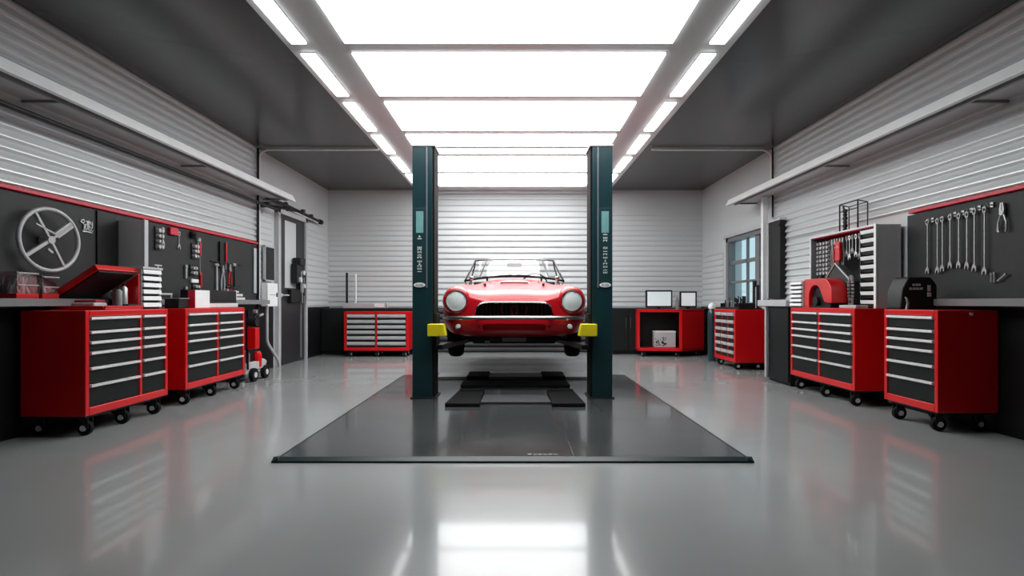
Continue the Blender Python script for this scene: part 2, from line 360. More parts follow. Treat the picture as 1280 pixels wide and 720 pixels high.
# ---------------------------------------------------------------- tool cabinets
def caster_parts(t, spots, top, r=.055):
    for (x, y) in spots:
        q = MB(); q.box(x-.035, x+.035, y-.03, y+.03, top-.012, top); q.box(x-.028, x-.020, y-.02, y+.04, r, top-.01); q.box(x+.020, x+.028, y-.02, y+.04, r, top-.01)
        c = q.build('caster', BLACK, t, bevel=.002)
        w = MB(); w.cyl((x-.018, y+.02, r), (x+.018, y+.02, r), r, n=20); w.build('caster_wheel', RUBBER, c, smooth=True, bevel=.004)
        h = MB(); h.cyl((x-.030, y+.02, r), (x+.030, y+.02, r), .022, n=12); h.build('caster_hub', SILVER, c, smooth=True)
FR = (.0, .155, .27, .385, .555, .745, 1.0)
def cabinet(t, W, D, Ht, hb, cols, fr=FR, fth=.038, div=.030, drawer_m=None, handle_h=.020, handle_m=None, tophandle=False):
    """front at y=0 facing -y, x from 0..W ; cols = list of widths (fractions)"""
    z0, z1 = hb, Ht
    inner = W - 2*fth - div*(len(cols)-1)
    tot = sum(cols); q = MB()
    q.box(0, fth, 0, D, z0, z1); q.box(W-fth, W, 0, D, z0, z1)
    q.box(fth, W-fth, 0, D, z0, z0+.06); q.box(fth, W-fth, 0, D, z1-.045, z1); q.box(fth, W-fth, D-.02, D, z0+.06, z1-.045)
    x = fth; spans = []
    for i, c in enumerate(cols):
        w = inner*c/tot; spans.append((x, x+w)); x += w
        if i < len(cols)-1: q.box(x, x+div, 0.001, D-.02, z0+.06, z1-.045); x += div
    q.build('body', RED, t, bevel=.006)
    za, zb = z0+.06, z1-.045
    for a, b in spans:
        for k in range(len(fr)-1):
            zt = zb-(zb-za)*fr[k]; zl = zb-(zb-za)*fr[k+1]
            dq = MB(); dq.box(a+.003, b-.003, .010, D-.05, zl+.004, zt-.004)
            dd = dq.build('drawer', drawer_m or DRAWER, t, bevel=.002)
            hq = MB(); hq.prism([(-.012, zt-.006), (.011, zt-.004), (.011, zt-.008-handle_h), (-.004, zt-.008-handle_h), (-.014, zt-.012-handle_h*.5)], a+.008, b-.008, 'x')
            hq.build('handle', handle_m or SILVER, dd)
    sp = [(.09, .05), (W-.09, .05), (.09, D-.10), (W-.09, D-.10)]
    if W > .9: sp += [(W/2, .05), (W/2, D-.10)]
    caster_parts(t, sp, hb)
    b = MB(); b.box(.04, W-.04, .03, D-.03, hb-.02, hb); b.build('base_plate', BLACK, t)

HB = .155; HT = .935
t = thing('tool_cabinet', 'red rolling tool cabinet with two columns of black drawers, under the open red case', 'tool cabinet', (-3.15, 4.105, 0), R90, 'red rolling tool cabinets')
cabinet(t, .975, .48, HT, HB, [.62, .34])
t = thing('tool_cabinet', 'red rolling tool cabinet with two columns of black drawers, under the white box', 'tool cabinet', (-3.15, 5.35, 0), R90, 'red rolling tool cabinets')
cabinet(t, 1.17, .48, HT, HB, [1, .98])
t = thing('tool_cabinet', 'red rolling tool cabinet with a single column of drawers, below the hanging wrenches', 'tool cabinet', (3.2, 4.86, 0), -R90, 'red rolling tool cabinets')
cabinet(t, .62, .46, HT, HB, [1])
MB().cyl((.622, .25, .905), (.63, .25, .905), .012).build('lock', SILVER, t, smooth=True)
t = thing('tool_cabinet', 'red rolling tool cabinet with two columns of black drawers, under the grey tool hutch', 'tool cabinet', (3.2, 6.51, 0), -R90, 'red rolling tool cabinets')
cabinet(t, 1.23, .46, HT, HB, [.96, 1])
t = thing('tool_cabinet', 'low red tool cabinet with wide silver drawer pulls against the back wall', 'tool cabinet', (-3.09, 10.10, 0), 0, 'red rolling tool cabinets')
cabinet(t, 1.17, .42, .82, .115, [1, 1.02], fr=(0, .17, .33, .49, .66, .83, 1.0), fth=.05, handle_h=.055, drawer_m=BLACK, handle_m=LGREY)
# parts cabinet on the right
t = thing('parts_cabinet', 'red cabinet of small parts drawers standing under the window', 'parts cabinet', (3.2, 9.0, 0), -R90)
cabinet(t, .86, .44, .885, .11, [1, 1, 1], fr=(0, .17, .34, .5, .67, .84, 1.0), fth=.06, div=.02, handle_h=.045, handle_m=LGREY)

# back row of black base cabinets
BY = 10.56
for i, (a, b) in enumerate([(-3.66, -2.66), (-2.66, -1.70), (1.64, 2.64), (2.64, 3.66)]):
    nm = ['in the corner by the side door', 'beside the roller door, nearer the side door', 'beside the roller door, nearer the window', 'in the corner by the window wall'][i]
    t = thing('base_cabinet', 'matt black base cabinet against the back wall, ' + nm, 'cabinet', (a, BY, 0), 0, 'black base cabinets')
    W = b-a-.004
    MB().box(0, W, .02, YB-BY-.04, .06, .87).box(.02, W-.02, .05, .4, 0, .06).build('body', BLACK, t)
    for k in range(2):
        dd = MB().box(W/2*k+.006, W/2*(k+1)-.006, 0, .018, .08, .85).build('door', DRAWER, t, bevel=.003)
        MB().box(W/2-.05+k*.085-.002, W/2-.05+k*.085+.010, -.012, 0, .5, .7).build('handle', DGREY, dd)

# ---------------------------------------------------------------- open cart in the back-right
t = thing('open_cart', 'red open-fronted rolling cart with two screens on top', 'cart', (0, 0, 0))
P = [(2.22, 10.20), (3.00, 10.06), (3.50, 10.37), (3.46, 10.52), (2.26, 10.52)]
z0, z1 = .105, .86
q = MB(); q.prism(P, z1-.05, z1, 'z'); q.prism(P, z0, z0+.055, 'z')
def wallseg(q, p, r, th, za, zb):
    p = Vector(p); r = Vector(r); dd = (r-p).normalized(); n = Vector((-dd.y, dd.x))*th
    q.prism([p[:], r[:], (r+n)[:], (p+n)[:]], za, zb, 'z')
wallseg(q, P[1], P[2], .02, z0, z1); wallseg(q, P[2], P[3], .02, z0, z1); wallseg(q, P[4], P[0], .02, z0, z1)
e0 = Vector(P[0]); e1 = Vector(P[1]); u = (e1-e0).normalized()
wallseg(q, e0, e0+u*.05, .03, z0, z1); wallseg(q, e1-u*.05, e1, .03, z0, z1)
q.build('body', RED, t, bevel=.004)
q = MB(); wallseg(q, P[3], P[4], .02, z0, z1); q.build('back_panel', BLACK, t)
caster_parts(t, [(2.34, 10.22), (2.94, 10.14), (3.38, 10.36), (2.40, 10.42)], z0, .05)
t = thing('storage_box', 'white box with dark speckled print inside the open red cart', 'box', (2.76, 10.22, .161), math.radians(-4))
MB().box(-.22, .17, 0, .2, 0, .29).build('carton', LGREY, t, bevel=.012)
q = MB()
for i in range(26):
    x = random.uniform(-.20, .02); z = random.uniform(.03, .18); a = random.uniform(.008, .02)
    q.prism([(x-a, z), (x, z-a*1.3), (x+a, z), (x, z+a*.8)], -.003, 0, 'y')
q.build('print', BLACK, t)
MB().box(-.222, .172, -.002, .202, .275, .30).build('lid', WHITE, t, bevel=.006)
def monitor(x, y, w, h, rz, label, sm):
    t = thing('monitor', label, 'monitor', (x, y, .861), rz)
    MB().box(-w/2, w/2, -.02, .03, .03, .03+h).build('bezel', BLACK, t, bevel=.012)
    MB().box(-w/2+.03, w/2-.03, -.0215, -.02, .06, h).build('screen', sm, t)
    MB().box(-.10, .10, -.05, .08, 0, .012).box(-.03, .03, .01, .03, .01, .06).build('stand', BLACK, t, bevel=.003)
monitor(2.63, 10.25, .49, .32, 0, 'wider black monitor with pale blue screen on the red open cart', SCREEN)
monitor(3.19, 10.33, .31, .30, math.radians(-6), 'narrower black monitor with grey blue screen on the red open cart', SCREEN2)
t = thing('spray_bottle', 'small dark spray bottle between the two monitors', 'bottle', (2.975, 10.27, .861))
MB().lathe([(0, 0), (.035, 0), (.035, .16), (.015, .20), (.015, .22), (0, .22)], 16).build('bottle_body', GREY, t, smooth=True)
MB().box(-.045, .02, -.012, .012, .22, .26).box(-.05, -.04, -.008, .008, .2, .24).build('trigger', LGREY, t, bevel=.003)
t = thing('gas_cylinder', 'slim dark gas cylinder with a white cap beside the red open cart', 'gas cylinder', (3.31, 9.42, 0))
MB().lathe([(0, 0), (.065, 0), (.07, .02), (.07, .80), (.055, .86), (.03, .89), (.03, .91), (0, .91)], 24).build('tank', TEAL, t, smooth=True)
MB().lathe([(0, .88), (.055, .88), (.062, .91), (.055, .95), (.02, .98), (0, .985)], 24).build('cap', WHITE, t, smooth=True)

# black locker with worktop in front of the shutter
t = thing('black_locker', 'tall matt black locker with a silver top at the foot of the white conduit', 'locker', (3.2, 7.16, 0), -R90)
MB().box(0, .60, .02, .46, .04, .94).box(.03, .57, .04, .44, 0, .04).build('body', BLACK, t, bevel=.003)
dd = MB().box(.05, .59, 0, .019, .05, .93).build('door', DRAWER, t, bevel=.012)
MB().box(.10, .115, -.012, 0, .1, .88).build('handle', DGREY, dd, bevel=.002)
MB().box(.0, .035, -.012, .018, .04, .94).build('edge_strip', LGREY, t, bevel=.003)
MB().box(-.15, .62, -.04, .46, .942, 1.02).build('worktop', LGREY, t, bevel=.008)

# clutter on top of the parts cabinet: little tool stand + tools
t = thing('tool_stand', 'black rack of small tools on top of the parts cabinet', 'tool rack', (3.21, 8.9, .886), -R90)
MB().box(0, .72, .05, .30, 0, .03).box(0, .02, .05, .30, .03, .09).box(.70, .72, .05, .30, .03, .09).build('tray', BLACK, t, bevel=.003)
q = MB()
for i in range(22):
    x = .04+.66*i/21; h = random.uniform(.05, .17); y = random.choice((.10, .16, .22))
    q.cyl((x, y, .03), (x+random.uniform(-.01, .01), y, .03+h), random.uniform(.007, .014), n=8)
q.build('bits', BLACK, t, smooth=True)
for i in range(9):
    x = .06+.6*i/8; h = .06+random.uniform(0, .05)
    MB().cyl((x, .12, .03), (x, .12, .03+h), .012, n=8).build('socket', STEEL, t, smooth=True)
t = thing('hand_pump', 'tall black hand pump standing behind the tool rack below the window', 'pump', (3.60, 8.42, .886), -R90)
MB().cyl((0, 0, 0), (0, 0, .40), .03).cyl((.11, 0, 0), (.11, 0, .36), .022).box(-.06, .16, -.04, .04, 0, .02).build('barrel', BLACK, t, smooth=True)
MB().cyl((.055, 0, .02), (.055, 0, .33), .012).build('rod', LGREY, t, smooth=True)
MB().box(-.05, .05, -.015, .015, .40, .43).build('handle', BLACK, t, bevel=.006)

# back-left: tray with uprights above the low cabinet
t = thing('parts_washer', 'shallow silver wash tray with two uprights on the black base cabinets', 'wash tray', (-3.28, 10.66, .873))
MB().box(.0, .80, 0, .30, 0, .10).build('tray', LGREY, t, bevel=.008)
MB().box(.60, .78, -.012, 0, .02, .085).build('splash_plate', WHITE, t, bevel=.003)
MB().cyl((.04, .12, .1), (.04, .12, .68), .022).build('upright', BLACK, t, smooth=True)
MB().cyl((.21, .12, .1), (.21, .12, .66), .018).build('upright', WHITE, t, smooth=True)
MB().box(.02, .22, .11, .13, .56, .58).build('crossbar', LGREY, t)
MB().tube([(.82, .05, .0), (.80, .05, .1), (.80, .12, .14)], .012, 8).build('tap', CHROME, t, smooth=True)

# ---------------------------------------------------------------- left bench
def ledge_box(px0, px1, py0, label, tall):
    a = LW(px0, 372, -3.57); b = LW(px1, 372, -3.57); L = b.y-a.y
    t = thing('parts_case', label, 'parts case', (-3.50, a.y, 1.023), R90, 'clear parts cases')
    MB().box(0, L, 0, .13, 0, .035).build('base', RED, t, bevel=.004)
    q = MB(); q.box(.005, L-.005, .005, .125, .035, tall); q.build('cover', GLASSP, t, bevel=.006)
    q = MB()
    for i in range(7): q.cyl((L*(i+1)/8, .07+random.uniform(-.03, .03), .036), (L*(i+1)/8+random.uniform(-.02, .02), .07, .036+random.uniform(.03, tall-.07)), random.uniform(.008, .016), n=8)
    q.build('fittings', STEEL, t, smooth=True)
    MB().tube([(.01, -.004, tall-.01), (L-.01, -.004, tall-.01)], .006, 6).tube([(.01, -.004, tall*.5), (L-.01, -.004, tall*.5)], .005, 6).build('rim', LGREY, t, smooth=True)
ledge_box(8, 37, 340, 'clear parts case with a red base, nearest the camera on the left ledge', .19)
ledge_box(41, 63, 343, 'clear parts case with a red base, between the other case and the open red case', .17)
t = thing('screw_clamp', 'small grey clamp on the silver ledge behind the open red case', 'clamp', (-3.55, 5.02-.12, 1.023), R90)
MB().box(-.07, .07, 0, .08, 0, .02).box(-.05, .05, .02, .06, .02, .09).build('body', GREY, t, bevel=.004)
MB().cyl((-.09, .04, .07), (.10, .04, .07), .010).build('screw', STEEL, t, smooth=True)

# open red case
t = thing('open_toolbox', 'red steel toolbox with its lid raised towards the room', 'toolbox', (-3.17, 4.33, HT+.001), R90)
L = .44
q = MB(); q.box(0, L, 0, .42, 0, .012); q.box(0, .012, .02, .42, .012, .03); q.box(0, L, .408, .42, .012, .05); q.box(0, L, 0, .012, .012, .03)
q.prism([(0.03, 0), (.21, 0), (.21, .17), (.03, .30)], L-.014, L, 'x'); q.build('body', RED, t, bevel=.003)
lid = MB()
A = Vector((.45, .05)); B = Vector((.045, .315)); dd = (B-A).normalized(); n = Vector((-dd.y, dd.x)); n = n if n.y > 0 else -n
lid.prism([A[:], B[:], (B+n*.045)[:], (A+n*.045)[:]], -.015, L+.01, 'x')
lid.build('lid', RED, t, bevel=.005)
ins = MB(); ins.prism([(A+dd*.02)[:], (B-dd*.02)[:], (B-dd*.02-n*.012)[:], (A+dd*.02-n*.012)[:]], .01, L-.02, 'x'); ins.build('lid_lining', BLACK, t)
t2 = thing('sanding_block', 'pale rounded grip block lying inside the open red toolbox', 'block', (-3.30, 4.42, HT+.014), R90)
MB().box(-.03, .12, 0, .22, 0, .045).build('block', LGREY, t2, bevel=.018)
MB().box(.0, .10, .01, .21, .046, .062).build('pad', STRIPE, t2, bevel=.005)
for i, (yy, xx, h, m_, lb) in enumerate([(4.60, -3.26, .17, GREY, 'grey spray can under the raised red lid, shorter one'), (4.68, -3.27, .20, STEEL, 'silver spray can under the raised red lid, taller one')]):
    t2 = thing('spray_can', lb, 'spray can', (xx, yy, HT+.014), 0, 'cans in the open toolbox')
    MB().lathe([(0, 0), (.028, 0), (.028, h*.8), (.014, h*.9), (0, h*.9)], 16).build('can_body', m_, t2, smooth=True)
    MB().cyl((0, 0, h*.9), (0, 0, h), .011).build('nozzle', BLACK, t2, smooth=True)
t2 = thing('tool_tray', 'small black tray of bits at the end of the open red toolbox', 'tray', (-3.19, 4.62, HT+.014), R90)
MB().box(0, .12, .0, .055, 0, .03).build('tray', BLACK, t2, bevel=.004)

def drawer_stack(loc, rz, W, D, Hh, n, label, cap=True):
    t = thing('small_drawer_unit', label, 'drawer unit', loc, rz, 'silver benchtop drawer units')
    q = MB(); q.box(0, W, .02, D, 0, Hh); q.build('body', BLACK, t)
    MB().box(-.006, .0, .0, D, 0, Hh).box(W, W+.006, .0, D, 0, Hh).build('side_panel', LGREY, t)
    for k in range(n):
        za = Hh*k/n
        dd = MB().box(.004, W-.004, .004, .02, za+.006, za+Hh/n-.006).build('drawer', DGREY, t)
        MB().prism([(-.012, za+Hh/n-.004), (.004, za+Hh/n-.003), (.004, za+Hh/n*.32), (-.018, za+Hh/n*.32)], .002, W-.002, 'x').build('handle', WHITE, dd)
    if cap: MB().box(-.012, W+.012, -.02, D, Hh, Hh+.02).build('top_plate', LGREY, t, bevel=.003)
drawer_stack((-3.2, 4.80, HT+.001), R90, .245, .25, .345, 6, 'stack of small silver drawers at the end of the open red toolbox')
# right small one
drawer_stack((3.20, 6.50, HT+.001), -R90, .26, .19, .29, 6, 'stack of small silver drawers beside the red arched machine', cap=False)

# grey divider / wall cabinet on left
t = thing('divider_cabinet', 'tall shallow grey steel cabinet on the tool board behind the small silver drawers', 'cabinet', (-3.44, 5.17, 1.023), R90)
MB().box(0, .05, .0, .225, 0, .73).build('side_panel', MGREY, t, bevel=.004)
MB().box(-.002, .052, -.02, .0, 0, .735).build('edge_strip', LGREY, t, bevel=.003)
struct(MB().box(-3.665, -3.655, 4.90, 5.14, 1.023, 1.80).build('trim_9', BLACK))
# wire rod stand and black box
t = thing('rod_stand', 'thin silver rod stand behind the black bench box', 'stand', (-3.46, 5.46, HT+.001), R90)
MB().box(.0, .28, .0, .12, .0, .012).box(.0, .28, .05, .07, .13, .15).build('base', LGREY, t, bevel=.003)
MB().cyl((.05, .06, .01), (.05, .06, .42), .010).cyl((.27, .06, .01), (.27, .06, .15), .008).build('rod', LGREY, t, smooth=True)
MB().cyl((.0, .06, .42), (.11, .06, .42), .008).build('crossbar', LGREY, t, smooth=True)
t = thing('bench_box', 'small black box beside the white box on the red cabinet', 'box', (-3.22, 5.39, HT+.001), R90)
MB().box(0, .17, .02, .16, 0, .09).build('body', BLACK, t, bevel=.012)
MB().box(0, .17, .01, .17, .09, .10).build('lid', GREY, t, bevel=.004)
t = thing('white_box', 'plain white box standing on the red cabinet below the hanging tools', 'box', (-3.2, 5.60, HT+.001), R90)
MB().box(0, .27, 0, .07, 0, .18).build('carton', WHITE, t, bevel=.005)
MB().box(-.006, .002, .0, .07, 0, .18).build('red_side', STRIPE, t)
t = thing('black_case', 'long black case with a silver band behind the white box', 'case', (-3.36, 5.95, HT+.001), R90)
MB().box(0, .80, .0, .20, .072, .19).build('body', BLACK, t, bevel=.006)
MB().box(0, .82, -.01, .20, 0, .045).build('silver_tray', SILVER, t, bevel=.004)
MB().box(0, .80, .0, .20, .045, .072).build('gasket', BLACK, t)
t = thing('steel_clamp_stack', 'stack of silver clamps and fittings at the far end of the left bench', 'fittings', (-3.49, 6.86, 1.023-.0), R90)
q = MB()
q.box(0, .42, .02, .16, 0, .03); q.box(.03, .38, .03, .15, .045, .075); q.box(.05, .30, .04, .14, .09, .11)
q.cyl((.1, .09, .0), (.1, .09, .14), .02); q.cyl((.3, .09, .0), (.3, .09, .12), .02)
q.build('plates', SILVER, t, bevel=.004)
q = MB().tube([(.0, .05, .15), (.1, .05, .17), (.2, .05, .14), (.34, .05, .17)], .014, 8).cyl((.1, .05, .14), (.1, .05, .19), .02)
q.build('clamp_handle', BLACK, t, smooth=True)

# ---------------------------------------------------------------- wall tools (local: x along the board, -y out, origin = top)
def at_wall(side, px, py, out=.012):
    X = -3.67+out if side < 0 else 3.67-out
    p = LW(px, py, X) if side < 0 else RW(px, py, X)
    return p, (R90 if side < 0 else -R90)
def wrench_mesh(q, L, w=.015, y0=-.012, y1=0.0, k_=.68):
    Q = MB(); _wr(Q, L, w, y0, y1)
    for v in Q.bm.verts: v.co.x *= k_
    me_ = bpy.data.meshes.new('tmp'); Q.bm.to_mesh(me_); Q.bm.free(); q.bm.from_mesh(me_); bpy.data.meshes.remove(me_)
def _wr(q, L, w, y0, y1):
    # ring end at top, open jaw at bottom, origin at the top
    n = 16; cx, cz, ro, ri = 0, -.028, .028, .014
    for k in range(n):
        a, b = 2*PI*k/n, 2*PI*(k+1)/n
        q.prism([(cx+ri*math.cos(a), cz+ri*math.sin(a)), (cx+ro*math.cos(a), cz+ro*math.sin(a)), (cx+ro*math.cos(b), cz+ro*math.sin(b)), (cx+ri*math.cos(b), cz+ri*math.sin(b))], y0, y1, 'y')
    q.prism([(-w*.5, -.050), (w*.5, -.050), (w*.62, -L+.06), (-w*.62, -L+.06)], y0+.003, y1, 'y')
    q.prism([(-w*.62, -L+.065), (w*.62, -L+.065), (.030, -L+.04), (.034, -L+.012), (.020, -L), (.012, -L+.026), (-.006, -L+.032), (-.018, -L+.018), (-.022, -L-.004), (-.036, -L+.014), (-.030, -L+.042)], y0, y1, 'y')
def peg(q, x, z): q.tube([(x, .016, z), (x, -.02, z), (x, -.028, z+.010)], .004, 6)
wr = [(1160.3, 274, 343), (1172.8, 272.5, 342.5), (1179, 270, 340), (1188.7, 267.5, 336), (1199.5, 266, 336), (1209.7, 264, 337), (1219, 260, 340), (1231.7, 257.5, 344)]
ordn = ['first', 'second', 'third', 'fourth', 'fifth', 'sixth', 'seventh', 'eighth']
for i, (px, a, b) in enumerate(wr):
    p, rz = at_wall(1, px, a, .016); p2, _ = at_wall(1, px, b, .016)
    q = MB(); wrench_mesh(q, p.z-p2.z)
    t = thing('wrench', 'long steel combination wrench hanging on the black board, %s from the grey hutch' % ordn[i], 'wrench', p, rz, 'hanging wrenches')
    q.build('wrench_body', STEEL, t, bevel=.0015)
    q = MB(); peg(q, 0, -.03); q.build('hook', SILVER, t, smooth=True)
for px, a, lab in ((1166, 275, 'first'), (1194, 268, 'second'), (1204, 266, 'third'), (1214.5, 263, 'fourth'), (1224.5, 260, 'fifth'), (1240, 256, 'sixth')):
    p, rz = at_wall(1, px, a, .008)
    q = MB(); q.tube([(0, 0, 0), (0, -.03, 0), (0, -.04, .014)], .006, 8); q.box(-.014, .014, -.004, 0, -.02, .02)
    tag(q.build('board_hook', STEEL, smooth=True), 'empty steel hook on the black board, %s from the grey hutch' % lab, 'hook', 'empty board hooks', p, rz)
def plier(side, px, py, L, label, hm, grp='hanging pliers'):
    p, rz = at_wall(side, px, py)
    t = thing('pliers', label, 'pliers', p, rz, grp)
    q = MB(); q.prism([(-.012, 0), (-.002, 0), (-.002, -.07), (-.02, -.09), (-.022, -.05)], -.014, 0, 'y'); q.prism([(.012, 0), (.002, 0), (.002, -.07), (.02, -.09), (.022, -.05)], -.014, 0, 'y')
    q.cyl((0, -.018, -.08), (0, 0, -.08), .018); q.build('jaws', STEEL, t, bevel=.001)
    for sgn in (-1, 1):
        MB().tube([(sgn*.008, -.007, -.08), (sgn*.034, -.007, -.08-L*.3), (sgn*.036, -.007, -.08-L*.6), (sgn*.026, -.007, -L)], [.006, .008, .010, .007], 8).build('handle', hm, t, smooth=True)
plier(1, 1254, 253, .22, 'steel pliers hanging alone at the camera end of the right board', STEEL)
for px, py, L, ang, lab in ((1240, 341, .07, 0, 'small upright steel bit on the black board below the wrenches'), (1244, 340, .08, 0, 'second small upright steel bit on the black board, nearer the camera'), (1259, 342, .09, 55, 'small slanted steel hook tool near the camera end of the right board')):
    p, rz = at_wall(1, px, py)
    q = MB(); M = Matrix.Rotation(math.radians(ang), 4, 'Y')
    q.cyl((0, -.006, 0), (0, -.006, -L), .005, .007, 8, M=M); q.cyl((0, -.006, 0), (0, -.006, -.02), .008, .008, 8, M=M)
    tag(q.build('tool_bit', STEEL, smooth=True), lab, 'tool bit', None, p, rz)

def screwdriver(side, px, py, L, label, hm, hl=.10, grp='hanging screwdrivers'):
    p, rz = at_wall(side, px, py, .015)
    t = thing('screwdriver', label, 'screwdriver', p, rz, grp)
    MB().lathe([(0, 0), (.012, -.004), (.015, -.03), (.012, -hl*.6), (.015, -hl*.8), (.010, -hl), (0, -hl)], 12).build('handle', hm, t, smooth=True)
    MB().cyl((0, 0, -hl), (0, 0, -L), .004).build('shaft', STEEL, t, smooth=True)
def hammer(side, px, py, L, label, hm):
    p, rz = at_wall(side, px, py, .02)
    t = thing('hammer', label, 'hammer', p, rz)
    MB().cyl((-.06, 0, -.02), (-.01, 0, -.02), .018).cyl((-.01, 0, -.02), (.06, 0, -.02), .014, .005).box(-.015, .015, -.013, .013, -.04, 0).build('head', STEEL, t, smooth=True)
    MB().tube([(0, 0, -.03), (0, 0, -L*.5), (0, 0, -L)], [.009, .012, .014], 10).build('handle', hm, t, smooth=True)
def wrench(side, px, py, L, label, grp):
    p, rz = at_wall(side, px, py, .001); q = MB(); wrench_mesh(q, L, .014)
    t = thing('wrench', label, 'wrench', p, rz, grp); q.build('wrench_body', STEEL, t, bevel=.001)
def socket_rail(side, px, py, rows, label, m=LGREY, w=.055, dz=.055):
    p, rz = at_wall(side, px, py, .004)
    t = thing('socket_rail', label, 'socket rail', p, rz, 'socket rails')
    MB().box(-w*.9, w*.9, -.008, 0, -dz*rows, .02).build('rail', BLACK, t)
    for k in range(rows):
        for sx in (-1, 1):
            r = random.uniform(.014, .021)
            MB().cyl((sx*w*.45, -.008, -dz*k-.02), (sx*w*.45, -.045, -dz*k-.02), r).build('socket', m, t, smooth=True)
# left board
wrench(-1, 203, 284, .20, 'short bright wrench high on the left board beside the grey steel cabinet', 'short wrenches on the left board')
wrench(-1, 223, 289, .20, 'short bright wrench on the left board beside the red bit holder', 'short wrenches on the left board')
socket_rail(-1, 197, 286, 4, 'black rail of silver sockets nearest the grey steel cabinet')
p, rz = at_wall(-1, 215, 288, .004)
tag(MB().box(-.07, .07, -.03, 0, -.05, .03).build('bit_holder', STRIPE, bevel=.006), 'small red bit holder high on the left board', 'bit holder', None, p, rz)
socket_rail(-1, 242, 306, 3, 'black rail of silver sockets in the middle of the left board')
socket_rail(-1, 240, 333, 2, 'black rail of silver sockets below the middle one on the left board')
socket_rail(-1, 243, 356, 1, 'short black rail of silver sockets just above the white box')
p, rz = at_wall(-1, 241, 293, .02)
tag(MB().lathe([(0, -.05), (.03, -.04), (.045, 0), (.03, .03), (0, .035)], 16).build('air_gauge', BLACK, smooth=True), 'round black gauge hanging from the red trim of the left board', 'gauge', None, p, rz)
p, rz = at_wall(-1, 231.5, 331, .006)
tag(MB().box(-.016, .016, -.016, 0, -.15, .0).cyl((0, -.02, -.02), (0, 0, -.02), .02).build('chisel', STEEL, bevel=.002), 'upright flat steel chisel beside the socket rails', 'chisel', None, p, rz)
p, rz = at_wall(-1, 231.5, 358, .006)
tag(MB().box(-.016, .016, -.016, 0, -.09, .0).cyl((0, -.02, -.02), (0, 0, -.02), .018).build('chisel', STEEL, bevel=.002), 'short steel chisel just above the white box', 'chisel', None, p, rz)
p, rz = at_wall(-1, 242, 349, .004)
tag(MB().box(-.07, .07, -.02, 0, -.04, .0).build('label_plate', WHITE, bevel=.003), 'small white plate between the socket rails on the left board', 'plate', None, p, rz)
screwdriver(-1, 250, 303, .38, 'long screwdriver with a red handle beside the socket rails', STRIPE, .16)
screwdriver(-1, 251, 340, .22, 'red-handled screwdriver lowest beside the socket rails', RED, .18)
p, rz = at_wall(-1, 247, 300, .012)
tag(MB().cyl((0, -.006, .02), (0, -.006, -.02), .03).box(-.008, .008, -.012, 0, -.14, 0).build('ratchet', STEEL, bevel=.002), 'silver ratchet over the red screwdriver on the left board', 'ratchet', None, p, rz)
p, rz = at_wall(-1, 275, 302, .006)
tag(MB().box(-.03, .03, -.02, 0, -.32, .0).build('level_bar', BLACK, bevel=.003), 'upright flat black bar above the tool holders on the left board', 'bar', None, p, rz)
hammer(-1, 271, 329, .34, 'hammer with a pale steel head and grey handle on the left board', LGREY)
hammer(-1, 293, 329, .34, 'hammer with a steel head and black handle nearest the board end', BLACK)
screwdriver(-1, 282.5, 303, .34, 'slim upright screwdriver with a red handle above the red pliers', RED, .26)
plier(-1, 287, 330, .34, 'pliers with long red handles on the left board', RED)
plier(-1, 278, 332, .32, 'pliers with long silver handles beside the red pliers', LGREY)
p, rz = at_wall(-1, 285, 329, .004)
q = MB()
q.box(-.42, .34, -.016, -.002, -.008, .004)
tag(q.build('tool_rail', BLACK), 'thin black rail carrying hammers and pliers on the left board', 'rail', None, p, rz)
p, rz = at_wall(-1, 318, 313, .006)
tag(MB().box(-.03, .05, -.01, 0, -.9+.3, .03).build('board_end_plate', LGREY, bevel=.003), 'narrow light grey end plate of the left tool board', 'plate', None, p, rz)

# steering-wheel like rim
p, rz = at_wall(-1, 61, 300, .07)
t = thing('wheel_rim', 'large silver four-spoked wheel hung on the black board', 'wheel', p, R90 - math.radians(6))
Rw = .237; pts = [(Rw*1.04*math.cos(2*PI*k/48), -.01, Rw*math.sin(2*PI*k/48)) for k in range(48)]
MB().tube(pts, .0165, 10, closed=True).build('rim', LGREY, t, smooth=True)
def spoke(a0, r0, a1, r1, w):
    P0 = Vector((math.cos(a0)*r0, math.sin(a0)*r0)); P1 = Vector((math.cos(a1)*r1, math.sin(a1)*r1)); dd = (P1-P0).normalized(); n = Vector((-dd.y, dd.x))*w
    MB().prism([(P0+n)[:], (P1+n)[:], (P1-n)[:], (P0-n)[:]], -.022, .002, 'y').build('spoke', LGREY, t, bevel=.003)
D = math.radians
spoke(0, 0, D(38), Rw, .010); spoke(D(38), .06, D(38), Rw*.97, .026)
spoke(0, 0, D(215), Rw, .013)
spoke(0, 0, D(122), Rw, .010)
spoke(0, 0, D(300), Rw, .010)
spoke(D(38), .07, D(138), .165, .007)
spoke(D(280), .10, D(250), .075, .010)
MB().cyl((0, -.028, 0), (0, .06, 0), .030).build('hub', LGREY, t, smooth=True)

